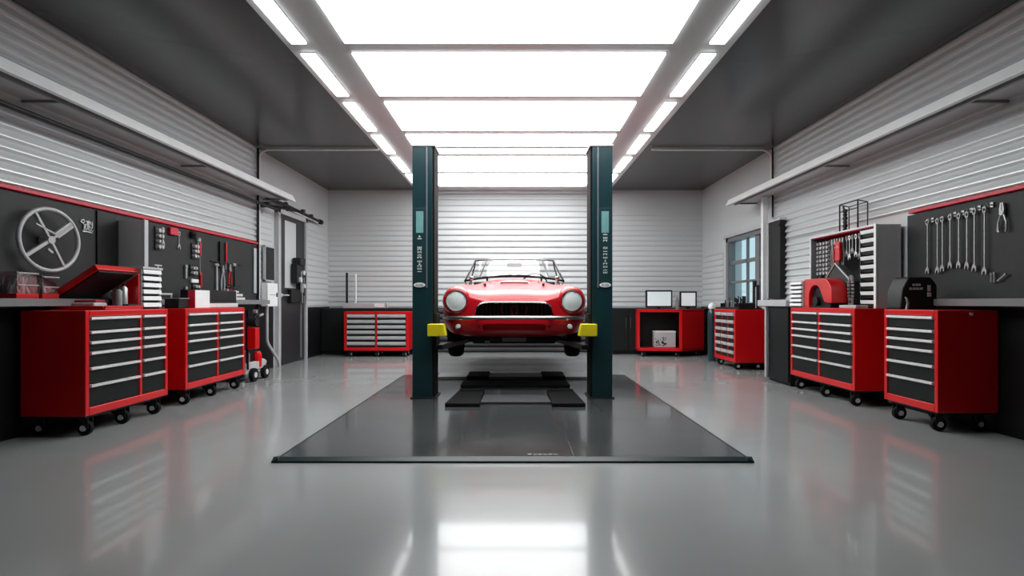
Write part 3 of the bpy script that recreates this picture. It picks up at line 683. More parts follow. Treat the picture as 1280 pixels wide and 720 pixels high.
# brush-stroke sign at the side of the wheel
p, rz = at_wall(-1, 109, 283, .004)
t = thing('wall_lettering', 'small white hand-drawn lettering on the black board beside the wheel', 'lettering', p, rz)
q = MB()
strokes = [[(-.085,.055),(-.05,.065),(-.04,.045),(-.06,.03)], [(-.075,.025),(-.06,.03),(-.045,.005),(-.05,-.05),(-.06,-.045)], [(-.095,.035),(-.075,.04)],
 [(-.03,.02),(-.035,-.02),(-.02,-.045),(-.002,-.02),(-.006,.015),(-.03,.02)], [(-.015,.06),(0.0,.02)], [(.012,.065),(.014,-.04),(.035,-.045),(.046,-.02),(.035,.0),(.015,-.002)],
 [(.06,.055),(.062,.01),(.058,-.015)], [(.058,-.04),(.066,-.045)], [(-.07,-.06),(.0,-.058),(.055,-.062)], [(-.02,.05),(.03,.045)], [(.03,.055),(.045,.02)]]
for s_ in strokes: q.tube([(x*.85, -.004, z*.80) for x, z in s_], .006, 6, flat=.7)
q.build('brush_strokes', LETTER, t, smooth=True)

# ---------------------------------------------------------------- compressor left of the door
t = thing('compressor_trolley', 'silver trolley with red tanks and black wheels at the end of the left cabinets', 'trolley', (-3.28, 6.85, 0), R90)
q = MB(); q.box(.10, .44, .02, .32, .13, .16); q.box(.02, .40, .02, .06, .10, .24); q.prism([(.10, .14), (.50, .14), (.56, .22), (.46, .26), (.20, .22)], .0, .03, 'y')
q.build('frame', LGREY, t, bevel=.008)
for x, y in ((.14, -.02), (.48, -.01), (.14, .28), (.48, .30)):
    w = MB().cyl((x, y-.02, .085), (x, y+.03, .085), .085, n=24).build('wheel', RUBBER, t, smooth=True, bevel=.006)
    MB().cyl((x, y-.026, .085), (x, y-.02, .085), .035).build('hub', SILVER, w, smooth=True)
MB().lathe([(0, .16), (.045, .16), (.05, .18), (.05, .34), (.03, .38), (0, .39)], 20, M=Matrix.Translation((.17, .10, 0))).build('silver_tank', STEEL, t, smooth=True)
MB().lathe([(0, .2), (.048, .2), (.055, .22), (.055, .36), (.04, .40), (0, .40)], 20, M=Matrix.Translation((.36, .04, -.04))).build('red_tank', RED, t, smooth=True)
MB().box(.03, .05, .0, .03, .16, .9).build('mast', BLACK, t)
MB().box(.0, .12, -.10, .0, .42, .68).build('red_box', RED, t, bevel=.006)
q = MB().cyl((.06, -.10, .75), (.06, .02, .75), .055).cyl((.08, -.08, .86), (.16, -.02, .80), .025).tube([(.06, -.06, .8), (.15, -.06, .90), (.22, -.04, .84), (.2, .0, .7)], .014, 8)
q.build('hose_and_valve', BLACK, t, smooth=True)
MB().cyl((.10, -.10, .82), (.20, -.10, .84), .016).cyl((.04, -.10, .88), (.04, -.06, .88), .022).build('fitting', STEEL, t, smooth=True)

# ---------------------------------------------------------------- grey hutch on the right
t = thing('tool_hutch', 'tall light grey tool hutch standing on the red double cabinet', 'tool hutch', (3.43, 6.50, HT+.001), -R90)
W = 1.19; Hh = .80
MB().box(W-.022, W, .0, .23, 0, Hh).build('side_panel', MGREY, t, bevel=.004)
MB().box(W-.03, W+.004, -.014, .0, 0, Hh+.006).box(0, .02, -.012, .0, .27, Hh).box(0, W, -.012, .0, Hh-.012, Hh+.004).build('frame', WHITE, t, bevel=.003)
MB().box(0, W-.022, .0, .23, Hh-.02, Hh).build('top', STRIPE, t)
MB().box(0, W-.022, .20, .23, 0, Hh-.02).build('back_board', BLACK, t)
MB().box(0, .02, .0, .20, 0.27, Hh-.02).build('side_panel', GREY, t)
MB().box(W-.262, W-.25, .0, .20, 0, Hh-.02).build('partition', DGREY, t)
n = 9
for k in range(n):
    za = (Hh-.03)*k/n; hh = (Hh-.03)/n
    dd = MB().box(W-.25, W-.024, .012, .15, za+.01, za+hh-.008).build('drawer', DRAWER, t)
    MB().prism([(-.010, za+hh-.008), (.012, za+hh-.008), (.012, za+hh*.5), (-.002, za+hh*.5)], W-.245, W-.03, 'x').build('handle', WHITE, dd)
# tools in the hutch: hanging chains of sockets, pliers...
def hang(dx, dz, make, **k): pass
hx = lambda d: 6.50 - d           # distance from hutch far end -> world y
idx = 0
for i in range(4):
    y = hx(.06+.065*i); t2 = thing('socket_strip', 'hanging strip of steel sockets in the grey hutch, %s from the window side' % ordn[i], 'socket strip', (3.50, y, HT+Hh-.05), -R90, 'socket strips in the hutch')
    MB().box(-.012, .012, .0, .012, -.42+.04*(i % 2), 0).build('strip', GREY, t2)
    q = MB()
    for k in range(8): q.cyl((0, -.028, -.03-.048*k), (0, 0, -.03-.048*k), random.uniform(.014, .019), n=10)
    q.build('sockets', LGREY, t2, smooth=True)
MB2 = [(.33, .34, STEEL), (.38, .30, RED), (.43, .36, STEEL), (.48, .26, RED), (.53, .30, STEEL)]
for i, (dx, L, hm) in enumerate(MB2):
    t2 = thing('pliers', '%s pliers hanging in the grey hutch, %s after the socket strips' % ('red-handled' if hm is RED else 'steel', ordn[i]), 'pliers', (3.50, hx(dx), HT+Hh-.05), -R90, 'pliers in the hutch')
    MB().prism([(-.010, 0), (.010, 0), (.018, -.06), (-.018, -.06)], -.014, 0, 'y').build('jaws', STEEL, t2, bevel=.001)
    for sgn in (-1, 1): MB().tube([(sgn*.006, -.007, -.06), (sgn*.020, -.007, -L*.6), (sgn*.012, -.007, -L)], [.006, .008, .006], 8).build('handle', hm, t2, smooth=True)
for i, (dx, L) in enumerate(((.60, .22), (.65, .26), (.70, .20), (.76, .24), (.82, .26), (.88, .18))):
    t2 = thing('wrench', 'short steel wrench hanging in the grey hutch, %s after the pliers' % ordn[i], 'wrench', (3.50, hx(dx), HT+Hh-.04), -R90, 'short wrenches in the hutch')
    q = MB(); wrench_mesh(q, L, .014); q.build('wrench_body', STEEL if i % 2 == 0 else CHROME, t2, bevel=.001)
t2 = thing('red_pouch', 'red tool pouch hanging among the pliers in the grey hutch', 'pouch', (3.475, hx(.50), HT+.50), -R90)
MB().prism([(-.05, 0), (.05, 0), (.045, .20), (-.03, .22)], -.03, .0, 'y').build('pouch_body', RED, t2, bevel=.01)
MB().box(-.04, .04, -.034, -.03, .14, .15).build('clasp', STEEL, t2)
# black wire rack on top
t2 = thing('wire_rack', 'small black wire rack standing on top of the grey hutch', 'wire rack', (3.50, hx(.62), HT+Hh+.005), -R90)
q = MB(); q.tube([(-.16, 0, 0), (-.16, 0, .30), (.16, 0, .30), (.16, 0, 0)], .008, 8)
q.tube([(-.16, .10, 0), (-.16, .10, .28)], .006, 6).tube([(.16, .10, 0), (.16, .10, .28)], .006, 6).tube([(-.16, 0, .22), (.16, 0, .22)], .005, 6).tube([(-.16, 0, .30), (-.16, .10, .28)], .006, 6).tube([(.16, 0, .30), (.16, .10, .28)], .006, 6).tube([(-.16, .1, .28), (.16, .1, .28)], .006, 6)
q.box(-.18, .18, -.01, .11, 0, .006)
q.build('wire_frame', BLACK, t2, smooth=True)
q = MB()
for k in range(6): q.cyl((-.12, .02, .03+.04*k), (-.12, .05, .03+.04*k), .018+.004*(k % 2), n=10)
q.tube([(-.12, .03, .01), (-.10, .03, .12), (-.14, .03, .28)], .010, 6)
q.build('hanging_chain', BLACK, t2, smooth=True)
# red arched machine
t2 = thing('arched_machine', 'red bench machine with a black arched opening on the double cabinet', 'bench machine', (3.21, 6.22, HT+.001), -R90)
def arc(cx, cz, r, a0, a1, n): return [(cx+r*math.cos(math.radians(a0+(a1-a0)*k/n)), cz+r*math.sin(math.radians(a0+(a1-a0)*k/n))) for k in range(n+1)]
outer = [(0, 0), (0, .31), (.30, .31)] + arc(.36, .130, .18, 90, 10, 8) + [(.54, .05), (.46, .05)]
inner = [(.40, .06)] + arc(.22, .12, .12, 30, 180, 10)[:] + [(.10, 0)]
MB().prism(outer + inner, 0, .16, 'y').build('housing', RED, t2, bevel=.008)
MB().box(.06, .46, .04, .17, 0, .23).build('hood_lining', BLACK, t2, bevel=.02)
MB().cyl((.22, .0, .07), (.22, .05, .07), .05).box(.05, .5, .01, .15, 0, .02).build('wheel_guard', BLACK, t2, smooth=True)
# charcoal peaked hood
t2 = thing('peaked_cover', 'dark grey peaked cover with pale edging in the grey hutch', 'cover', (3.385, 5.92, HT+.001), -R90)
MB().prism([(-.17, 0), (.27, 0), (.27, .27), (.0, .46), (-.20, .28)], 0, .10, 'y').build('cover', DGREY, t2, bevel=.012)
MB().tube([(.27, -.004, .28), (.0, -.004, .465), (-.20, -.004, .285)], .009, 8).build('edging', LGREY, t2, smooth=True)
t2 = thing('link_chain', 'oval loop of steel chain leaning on the dark peaked cover', 'chain', (3.358, 5.62, HT+.001), -R90)
q = MB()
for k in range(22):
    a = 2*PI*k/22
    q.cyl((.0+.035*math.cos(a), .0, .19+.13*math.sin(a)), (.0+.035*math.cos(a), .018, .19+.13*math.sin(a)), .012, n=8)
q.box(-.03, .03, 0, .018, 0, .07)
q.build('chain_links', STEEL, t2, smooth=True)
t2 = thing('parts_tin', 'low silver tin of fittings in front of the red arched machine', 'tin', (3.26, 5.62, HT+.001), -R90)
MB().box(-.02, .26, 0, .12, 0, .03).build('tin', LGREY, t2, bevel=.005)
# black case at the right with writing
t2 = thing('black_tool_case', 'black sloped tool case with two lines of white lettering on the right cabinet', 'tool case', (3.205, 4.66, HT+.001), 0)
MB().prism([(0, 0), (.31, 0), (.31, .20), (.26, .27), (.07, .27), (.02, .17)], 0, .19, 'y').build('case_shell', BLACK, t2, bevel=.015)
MB().box(.04, .27, -.006, .0, .0, .10).build('front_pocket', DRAWER, t2, bevel=.006)
q = MB()
def blockword(q, x0, x1, z0, z1, n, y=-.003):
    w = (x1-x0)/n
    for k in range(n):
        a = x0+w*k; b = a+w*.72; zz = z1-(z1-z0)*(0 if k % 3 else .12)
        m_ = k % 4
        q.box(a, a+w*.22, y, 0, z0, zz)
        if m_ != 1: q.box(a, b, y, 0, zz-(z1-z0)*.26, zz)
        if m_ != 2: q.box(a, b, y, 0, z0, z0+(z1-z0)*.26)
        if m_ in (0, 2): q.box(b-w*.2, b, y, 0, z0, zz)
blockword(q, .10, .17, .195, .213, 5); blockword(q, .075, .19, .163, .182, 8)
q.build('lettering', LETTER, t2)
MB().box(.225, .25, -.006, 0, .15, .20).box(.222, .255, -.006, 0, .105, .14).build('label', LGREY, t2, bevel=.002)
t2 = thing('hook_tool', 'small curved steel hook tool at the corner of the black tool case', 'hook tool', (3.23, 4.62, HT+.001), 0)
MB().tube([(0, 0, 0), (.01, 0, .05), (.0, 0, .09), (-.012, 0, .10)], [.012, .010, .008, .006], 8).build('handle', STEEL, t2, smooth=True)

# ---------------------------------------------------------------- floor mat and lift base plates
t = thing('floor_mat', 'large dark vinyl work mat on the floor under the lift', 'mat', (0, 0, 0))
MZ = .028
MB().box(-1.47, 1.44, 3.51, 7.45, 0.001, MZ).build('mat_top', MATM, t)
q = MB(); q.prism([(3.465, .001), (3.51, .001), (3.51, MZ+.002), (3.50, MZ+.002), (3.468, .012)], -1.51, 1.48, 'x')
q.prism([(-1.51, .001), (-1.47, .001), (-1.47, MZ+.002), (-1.48, MZ+.002)], 3.47, 7.45, 'y'); q.prism([(1.48, .001), (1.44, .001), (1.44, MZ+.002), (1.45, MZ+.002)], 3.47, 7.45, 'y')
q.build('edge_ramp', MATEDGE, t)
q = MB(); q.box(.365, .372, 3.51, 3.90, MZ-.001, MZ+.0008); q.prism([(.772, 4.95), (.780, 4.95), (.745, 5.45), (.737, 5.45)], MZ-.001, MZ+.0008, 'z')
q.build('seam', BLACK, t)
q = MB()
for k in range(6): q.box(.08+.033*k, .105+.033*k, 3.555, 3.58-.006*(k % 2), MZ-.001, MZ+.0006)
q.build('faint_print', mat('faint_print', (.10, .11, .11), .4), t)
t = thing('lift_floor_frame', 'low black steel floor frame lying on the mat between the lift posts', 'floor frame', (0, 0, MZ+.001))
q = MB()
q.prism([(-.33, 5.30), (.34, 5.30), (.32, 5.72), (-.32, 5.72)], 0, .022, 'z')
q.build('cover_plate', DGREY, t, bevel=.004)
MB().box(-.62, .62, 6.33, 6.72, 0, .028).build('rear_plate', RUBBER, t, bevel=.004)
MB().box(-.98, .95, 6.98, 7.36, 0, .035).build('cross_channel', GREY, t, bevel=.004)
for sx, a, b in ((-1, -.60, -.33), (1, .34, .62)):
    q = MB(); q.prism([(a-.05 if sx < 0 else a, 5.16), (b if sx < 0 else b+.03, 5.16), (b, 5.86), (a, 5.86)], 0, .034, 'z'); q.build('wheel_pad', RUBBER, t, bevel=.006)
    MB().box(a, b, 5.94, 6.06, 0, .03).build('stop_bar', RUBBER, t, bevel=.004)
    MB().box(a+.0, b, 6.90, 7.40, .0, .05).build('rear_pad', RUBBER, t, bevel=.004)

# ---------------------------------------------------------------- two-post lift
LXc = -.028; PY = 5.61
ZL = lambda z: (z-1)*.962+.985
for sg, nm in ((-1, 'left'), (1, 'right')):
    t = thing('lift_post', 'tall dark teal car lift post on the %s of the red car' % nm, 'car lift', (LXc+sg*.903, PY, MZ+.001), 0, 'posts of the car lift')
    # local x: +in towards the car  (mirror by sign)
    def bx(q, a, b, *r): q.box(min(-sg*a, -sg*b), max(-sg*a, -sg*b), *r); return q
    q = MB(); bx(q, -.100, .100, 0, .02, 0, 2.527); bx(q, -.100, -.085, .02, .30, 0, 2.527); bx(q, .085, .100, .02, .10, 0, 2.527); bx(q, .085, .10, .22, .30, 0, 2.527); bx(q, -.100, .100, .28, .30, 0, 2.527)
    q.build('column', TEAL, t, bevel=.006)
    q = MB(); bx(q, .098, .120, .015, .285, .0, 2.527); q.build('inner_channel', RUBBER, t, bevel=.004)
    q = MB(); bx(q, -.12, .14, -.008, .33, 0, .012); q.build('base_plate', BLACK, t, bevel=.003)
    q = MB(); bx(q, -.108, .13, -.010, .31, 2.527, 2.545); q.build('top_cap', LGREY, t, bevel=.003)
    q = MB(); bx(q, -.095, .04, -.006, 0, ZL(1.13), ZL(1.96)); q.build('sign_plate', mat('sign_plate_teal', (.014, .045, .05), .3, 0, .2, .1, 6), t, bevel=.002)
    q = MB(); bx(q, .04, .052, -.008, 0, 1.11, 2.52); q.build('edge_trim', mat('trim_mauve_grey', (.22, .21, .25), .35, .3), t)
    q = MB(); bx(q, -.062, .012, -.010, -.006, ZL(1.70), ZL(1.925)); q.build('label_sticker', PALETEAL, t, bevel=.004)
    # stacked sideways lettering
    q = MB()
    def g(u0, u1, z0, z1): q.box(u0, u1, -.010, -.006, ZL(z0), ZL(z1))
    cx = .026*(1 if sg < 0 else -1); cx = -sg*(-.026)
    rows = [1.655, 1.632, 1.540, 1.517, 1.490, 1.462, 1.435, 1.395, 1.370, 1.345, 1.318, 1.290] if sg < 0 else [1.70, 1.675, 1.64, 1.61, 1.535, 1.500, 1.468, 1.434, 1.402, 1.370, 1.338, 1.306, 1.28]
    pat = [3, 1, 0, 2, 4, 1, 2, 0, 3, 2, 4, 1, 0]
    for k, z in enumerate(rows):
        w_ = .021; m_ = pat[k]
        if m_ == 0: g(cx-w_, cx+w_, z, z+.006); g(cx-w_, cx-w_+.007, z, z+.018); g(cx+w_-.007, cx+w_, z, z+.018); g(cx-.004, cx+.004, z, z+.018)
        elif m_ == 1: g(cx-w_, cx+w_, z+.004, z+.011)
        elif m_ == 2: g(cx-w_, cx+w_, z+.012, z+.018); g(cx-w_, cx-w_+.008, z, z+.018); g(cx+w_-.012, cx+w_-.004, z, z+.012)
        elif m_ == 3: g(cx-w_*.5, cx+w_*.5, z, z+.006); g(cx-.004, cx+.004, z, z+.018)
        else: g(cx-w_, cx+w_, z, z+.005); g(cx-w_, cx+w_, z+.013, z+.018); g(cx+w_-.007, cx+w_, z, z+.018); g(cx-w_, cx-w_+.007, z, z+.018)
    q.build('lettering', LETTER, t)
    q = MB(); ns = 20
    q.prism([(cx+.058*math.cos(2*PI*k/ns), 1.137+.024*math.sin(2*PI*k/ns)) for k in range(ns)], -.013, -.006, 'y'); bd = q.build('badge', WHITE, t, bevel=.002)
    q = MB()
    for k in range(4):
        a = cx-.036+.019*k; q.box(a, a+.005, -.0155, -.013, 1.125, 1.149); q.box(a, a+.013, -.0155, -.013, 1.125 if k % 2 else 1.144, 1.130 if k % 2 else 1.149)
        if k != 1: q.box(a+.009, a+.013, -.0155, -.013, 1.125, 1.142)
    q.build('badge_lettering', GREY, bd)
    # carriage + arm
    q = MB(); bx(q, .121, .14, .02, .27, .50, .85); q.build('carriage', BLACK, t, bevel=.004)
    q = MB(); z0, z1 = .632, .751
    pts = [(.075, z0), (.252, z0), (.228, z1), (.075, z1)]
    q.prism([(-sg*a, z) for a, z in pts], -.16, -.01, 'y'); arm = q.build('lift_arm', YELLOW, t, bevel=.006)
    q = MB()
    bar = [(.12, .05), (.20, .05), (.43, 1.27), (.34, 1.29)]
    q.prism([(-sg*a, b) for a, b in bar], .485, .535, 'z'); q.build('under_arm', BLACK, t, bevel=.004)
    q = MB(); q.cyl((-sg*.38, 1.22, .535), (-sg*.38, 1.22, .572), .055, n=24); q.build('rubber_pad', RUBBER, t, smooth=True)
tag(MB().tube([(-.90, PY+.15, 2.59), (.86, PY+.15, 2.59)], .016, 10).build('sync_cable_tube', LGREY, smooth=True), 'thin grey tube joining the tops of the two lift posts', 'pipe')

# ---------------------------------------------------------------- the car
CY = 5.96; CX = -.012
car = thing('classic_roadster', 'red classic open roadster raised on the teal car lift', 'car', (CX, CY, 0))
def section(W, zb, zt, zf, xf):
    h = zf-zb
    half = [(0, zb), (.45*W, zb), (.80*W, zb+.01), (.94*W, zb+.07), (.995*W, zb+.36*h), (W, zb+.62*h), (xf+.80*(W-xf), zf-.11), (xf+.42*(W-xf), zf-.03), (xf, zf), (xf-.09, zf-.35*max(zf-zt, 0)-.012), (xf-.20, zt+.25*(zf-zt)-.012), (.5*xf, zt-.004), (.25*xf, zt+.006), (0, zt+.010)]
    return half
st = [  # d, W, zb, zt, zf, xf
 (-.035, .50, .70, .98, .99, .36), (0.0, .66, .655, 1.045, 1.085, .53), (.035, .735, .63, 1.075, 1.14, .59), (.12, .775, .615, 1.105, 1.175, .615), (.32, .79, .605, 1.150, 1.195, .62),
 (.68, .79, .60, 1.205, 1.215, .625), (1.1, .78, .60, 1.258, 1.215, .62), (1.5, .77, .60, 1.300, 1.21, .615), (1.75, .765, .60, 1.285, 1.19, .61), (2.3, .76, .60, 1.20, 1.15, .62), (2.8, .77, .60, 1.15, 1.15, .62),
 (3.2, .78, .61, 1.15, 1.175, .61), (3.55, .76, .64, 1.11, 1.13, .58), (3.80, .70, .68, 1.04, 1.05, .52), (3.88, .55, .74, .98, .98, .40)]
q = MB(); rings = []
for d_, W, zb, zt, zf, xf in st:
    hf = section(W, zb, zt, zf, xf); loop = [(x, z) for x, z in hf] + [(-x, z) for x, z in hf[-2:0:-1]]
    rings.append([q.bm.verts.new((x, d_, z)) for x, z in loop])
N = len(rings[0])
for A, B in zip(rings, rings[1:]):
    for k in range(N): q.bm.faces.new((A[k], A[(k+1)%N], B[(k+1)%N], B[k]))
# caps as quad strips between mirrored points
for A in (rings[0], rings[-1]):
    for k in range(0, N//2):
        a, b, c, d_ = A[k], A[k+1], A[(N-k-1) % N], A[(N-k) % N]
        f = []
        for v in (a, b, c, d_):
            if v not in f: f.append(v)
        if len(f) >= 3:
            try: q.bm.faces.new(f)
            except ValueError: pass
body = q.build('body', PAINT, None, sub=2)
cut = []
def cutter(q): o = q.build('cutter', PAINT); cut.append(o); return o
gr = [(-.418, .842), (-.400, .93), (-.375, .968), (-.32, .990), (.32, .990), (.375, .968), (.400, .93), (.418, .842)]
cutter(MB().prism(gr, -.3, .22, 'y'))
cutter(MB().prism([(-.33, .700), (-.34, .735), (-.31, .765), (.31, .765), (.34, .735), (.33, .700)], -.3, .03, 'y'))
cutter(MB().box(-.56, .56, 1.78, 2.80, .78, 1.5))
for sx in (-1, 1):
    for dy in (.68, 3.0):
        cutter(MB().cyl((sx*.48, dy, .665), (sx*.95, dy, .665), .355, n=48))
for o in cut:
    m_ = body.modifiers.new('b', 'BOOLEAN'); m_.operation = 'DIFFERENCE'; m_.object = o; m_.solver = 'FAST' if cut.index(o) < 2 else 'EXACT'
bpy.context.view_layer.update()
dg = bpy.context.evaluated_depsgraph_get()
me = bpy.data.meshes.new_from_object(body.evaluated_get(dg))
body.modifiers.clear(); body.data = me; me.name = 'body'
me.polygons.foreach_set('use_smooth', [True]*len(me.polygons)); me.set_sharp_from_angle(angle=math.radians(38))
for o in cut: bpy.data.objects.remove(o, do_unlink=True)
body.parent = car
# lower valance is part of the body. Grille
gq = MB().tube([(x, -.052 + .10*abs(x)**2, z) for x, z in gr], .008, 8, closed=True).build('grille_surround', CHROME, car, smooth=True)
q = MB().box(-.41, .41, .17, .18, .83, .995); q.build('grille_back', BLACK, car)
q = MB()
for k in range(19): q.box(-.3825+.0425*k-.004, -.3825+.0425*k+.004, .05, .09, .845, .985)
for k in range(2): q.box(-.36, .36, .055, .065, .88+.05*k, .886+.05*k)
q.build('grille_bars', mat('grille_dark', (.05, .045, .045), .35, .6), car)
q = MB()
for sx in (-1, 1): q.tube([(sx*.02, .04, .86), (sx*.035, .03, .92), (sx*.015, .04, .96)], .012, 8); q.tube([(sx*.12, .04, .87), (sx*.14, .03, .93), (sx*.12, .04, .96)], .010, 8)
q.build('radiator_pipe', mat('dark_red_metal', (.16, .02, .03), .3, .5), car, smooth=True)
# headlights
for sx in (-1, 1):
    M = Matrix.Translation((sx*.612, -.005, 1.008)) @ Matrix.Rotation(R90, 4, 'X')
    q = MB().lathe([(.108, .022), (.118, .030), (.128, .026), (.143, .0), (.155, -.05), (.165, -.16), (.10, -.17), (.10, 0)], 40, M=M); hb = q.build('headlight_bucket', PAINT, car, smooth=True)
    MB().lathe([(.100, .018), (.106, .036), (.112, .034), (.116, .022)], 40, M=M).build('headlight_ring', CHROME, hb, smooth=True)
    MB().lathe([(0, .040), (.04, .038), (.08, .030), (.104, .018), (.104, 0), (0, 0)], 40, M=M).build('headlight_lens', LENS, hb, smooth=True)
    M2 = Matrix.Translation((sx*.59, .0, .735)) @ Matrix.Rotation(R90, 4, 'X')
    il = MB().lathe([(0, .055), (.018, .052), (.028, .035), (.028, -.03), (0, -.03)], 20, M=M2).build('indicator_lamp', LENS, car, smooth=True)
    MB().lathe([(.029, .038), (.034, .030), (.034, -.02), (.029, -.02)], 20, M=M2).build('lamp_ring', CHROME, il, smooth=True)
    M3 = Matrix.Translation((sx*.37, -.02, .735)) @ Matrix.Rotation(R90, 4, 'X')
    MB().lathe([(0, .02), (.014, .018), (.016, -.03), (0, -.03)], 14, M=M3).build('valance_bolt', mat('dark_red_metal', (.16, .02, .03)), car, smooth=True)
# bumper
pts = [(x, -.115+.16*abs(x/.76)**3.0, .828+.004*(1-abs(x))) for x in [-.765, -.74, -.66, -.5, -.25, 0, .25, .5, .66, .74, .765]]
q = MB()
prof = [(0, -.022), (-.016, -.012), (-.022, .004), (-.012, .018), (0, .020), (.006, .0)]
rings = []
for x, y, z in pts: rings.append([q.bm.verts.new((x, y+a, z+b)) for a, b in prof])
for A, B in zip(rings, rings[1:]):
    for k in range(6): q.bm.faces.new((A[k], A[(k+1)%6], B[(k+1)%6], B[k]))
q.bm.faces.new(rings[0]); q.bm.faces.new(rings[-1][::-1])
q.build('front_bumper', mat('bumper_chrome', (.50, .48, .47), .3, 1), car, smooth=True)
MB().box(-.40, -.37, -.09, .05, .815, .83).box(.37, .40, -.09, .05, .815, .83).build('bumper_bracket', BLACK, car)
# lower number plate / skid
MB().box(-.13, .13, .10, .13, .565, .615).build('skid_plate', GREY, car, bevel=.006)
MB().box(-.50, .50, .25, 3.5, .565, .60).box(-.46, .46, .3, .9, .53, .57).build('underbody', BLACK, car, bevel=.005)
MB().tube([(-.3, .28, .55), (-.3, 1.2, .545), (-.25, 3.4, .55)], .03, 10).build('exhaust_pipe', STEEL, car, smooth=True)
# hood scoop and trim
q = MB(); rows = []
for dy, h in ((.72, .0), (.74, .028), (.85, .038), (1.1, .030), (1.35, .004)):
    zt = 1.213+(dy-.68)*.117
    rows.append([(x, dy, zt-.004+h*(1-(abs(x)/.21)**4)) for x in [-.21+.042*k for k in range(11)]])
q.grid(rows).build('hood_scoop', PAINT, car, smooth=True, sub=1)
MB().box(-.165, .165, .726, .734, 1.214, 1.232).build('scoop_mouth', BLACK, car)
q = MB()
for sx in (-1, 1):
    q.tube([(sx*.30, .9, 1.242), (sx*.32, 1.3, 1.285)], .006, 6); q.cyl((sx*.34, .55, 1.18), (sx*.34, .55, 1.21), .018, n=12)
q.build('hood_trim', CHROME, car, smooth=True)
# windscreen
def wy(x): return 1.52+.55*abs(x)**2.2
def wyt(x): return 1.66+.45*abs(x)**2.2
xs = [-.60, -.52, -.42, -.28, -.14, 0, .14, .28, .42, .52, .60]
bot = [(x*1.13, wy(x), 1.335-.16*abs(x)**2) for x in xs]; top = [(x*.90, wyt(x), 1.580-.05*abs(x)**2.5) for x in xs]
MB().grid([bot, top]).build('windscreen_glass', GLASSC, car, smooth=True)
MB().tube(top, .011, 8).tube([bot[0], top[0]], .013, 8).tube([bot[-1], top[-1]], .013, 8).tube([bot[2], top[2]], .009, 8).tube([bot[-3], top[-3]], .009, 8).build('windscreen_frame', mat('dark_chrome', (.30, .30, .30), .2, 1), car, smooth=True)
MB().tube([(x, y-.01, z+.005) for x, y, z in bot], .014, 8).build('windscreen_gasket', RUBBER, car, smooth=True)
q = MB()
for sx in (-1, 1): q.tube([(sx*.36, 1.48, 1.31), (sx*.20, 1.50, 1.345), (sx*.03, 1.51, 1.355)], .006, 6); q.cyl((sx*.36, 1.48, 1.27), (sx*.36, 1.48, 1.33), .014, n=10)
q.build('wiper', BLACK, car, smooth=True)
for sx in (-1, 1):
    q = MB().tube([(sx*.56, 1.35, 1.22), (sx*.56, 1.36, 1.28)], .008, 8)
    m_ = q.build('wing_mirror', CHROME, car, smooth=True)
    MB().lathe([(0, .02), (.02, .014), (.028, 0), (.028, -.01), (0, -.01)], 20, M=Matrix.Translation((sx*.56, 1.36, 1.305)) @ Matrix.Rotation(R90, 4, 'X')).build('mirror_shell', CHROME, m_, smooth=True)
    # quarter window
    q = MB().tube([top[0 if sx < 0 else -1], (sx*.56, 1.98, 1.50), (sx*.66, 2.06, 1.19), bot[0 if sx < 0 else -1]], .009, 8)
    q.tube([(sx*.555, 1.90, 1.52), (sx*.64, 1.86, 1.18)], .007, 6)
    q.build('quarter_window_frame', mat('dark_chrome', (.3, .3, .3)), car, smooth=True)
# interior
MB().box(-.56, .56, 1.76, 1.86, 1.06, 1.275).build('dashboard', BLACK, car, bevel=.02)
MB().box(-.55, .55, 1.79, 2.79, .79, .82).build('cabin_floor', BLACK, car)
for sx in (-1, 1):
    s_ = MB().box(sx*.29-.2, sx*.29+.2, 2.15, 2.55, .82, .95).build('seat', SEAT, car, bevel=.04)
    M = Matrix.Translation((sx*.29, 2.58, .92)) @ Matrix.Rotation(math.radians(-12), 4, 'X')
    MB().box(-.2, .2, -.05, .05, 0, .36, M=M).build('seat_back', SEAT, s_, bevel=.04)
M = Matrix.Translation((.29, 2.0, 1.24)) @ Matrix.Rotation(math.radians(65), 4, 'X')
sw = MB().tube([(.18*math.cos(2*PI*k/32), .18*math.sin(2*PI*k/32), 0) for k in range(32)], .012, 8, closed=True, M=M).build('steering_wheel', BLACK, car, smooth=True)
MB().box(-.17, .17, -.012, .012, -.006, .006, M=M).cyl((0, 0, -.12), (0, 0, .01), .03, M=M).build('wheel_spokes', CHROME, sw)
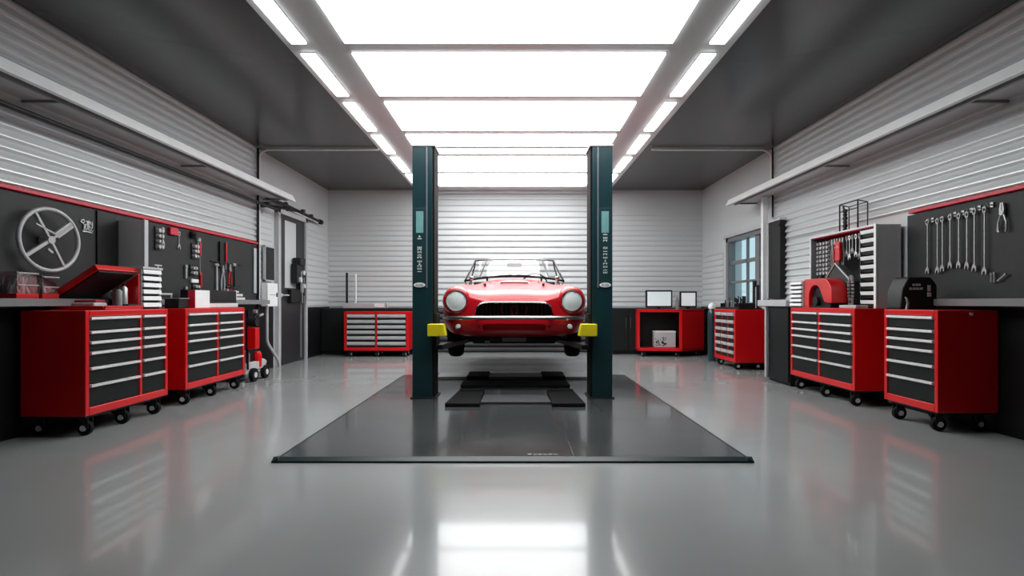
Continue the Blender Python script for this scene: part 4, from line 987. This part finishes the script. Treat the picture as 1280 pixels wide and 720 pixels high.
MB().tube([(0, 1.70, 1.52), (0, 1.73, 1.50)], .006, 6).box(-.10, .10, 1.72, 1.735, 1.475, 1.525).build('rear_view_mirror', BLACK, car)
# wheels
for sx in (-1, 1):
    for dy, xo in ((.68, .70), (3.0, .715)):
        M = Matrix.Translation((sx*xo, dy, .662)) @ Matrix.Rotation(sx*R90, 4, 'Y')
        w_ = MB().lathe([(.19, -.085), (.24, -.095), (.285, -.094), (.303, -.080), (.311, -.05), (.312, 0), (.311, .02), (.303, .05), (.285, .062), (.24, .064), (.19, .055), (.19, -.085)], 48, M=M).build('wheel', RUBBER, car, smooth=True)
        MB().lathe([(.192, -.08), (.17, -.06), (.16, .0), (.05, .03), (.03, .055), (0, .06), (0, -.04), (.15, -.04), (.192, -.08)], 32, M=M).build('rim', SILVER, w_, smooth=True)
# tail lamps
for sx in (-1, 1):
    MB().cyl((sx*.5, 3.84, .95), (sx*.5, 3.90, .95), .045).build('tail_lamp', STRIPE, car, smooth=True)
MB().tube([(x, 3.92-.10*abs(x/.7)**3, .80) for x in (-.7, -.5, 0, .5, .7)], .02, 8).build('rear_bumper', CHROME, car, smooth=True)

# ---------------------------------------------------------------- daylight outside and view settings
wd = bpy.data.worlds.new('daylight'); bpy.context.scene.world = wd; wd.use_nodes = True
nt = wd.node_tree; bg = nt.nodes['Background']
sky = nt.nodes.new('ShaderNodeTexSky'); sky.sky_type = 'HOSEK_WILKIE'; sky.turbidity = 6; sky.sun_direction = (-.4, -.3, .86)
mx = nt.nodes.new('ShaderNodeMix'); mx.data_type = 'RGBA'; mx.inputs['Factor'].default_value = .75
nt.links.new(sky.outputs[0], mx.inputs['A']); mx.inputs['B'].default_value = (.60, .74, .78, 1)
nt.links.new(mx.outputs['Result'], bg.inputs['Color']); bg.inputs['Strength'].default_value = 1.5
sc = bpy.context.scene
sc.view_settings.view_transform = 'Standard'; sc.view_settings.look = 'None'; sc.view_settings.gamma = 1; sc.view_settings.use_curve_mapping = False
sc.view_settings.exposure = 0.0
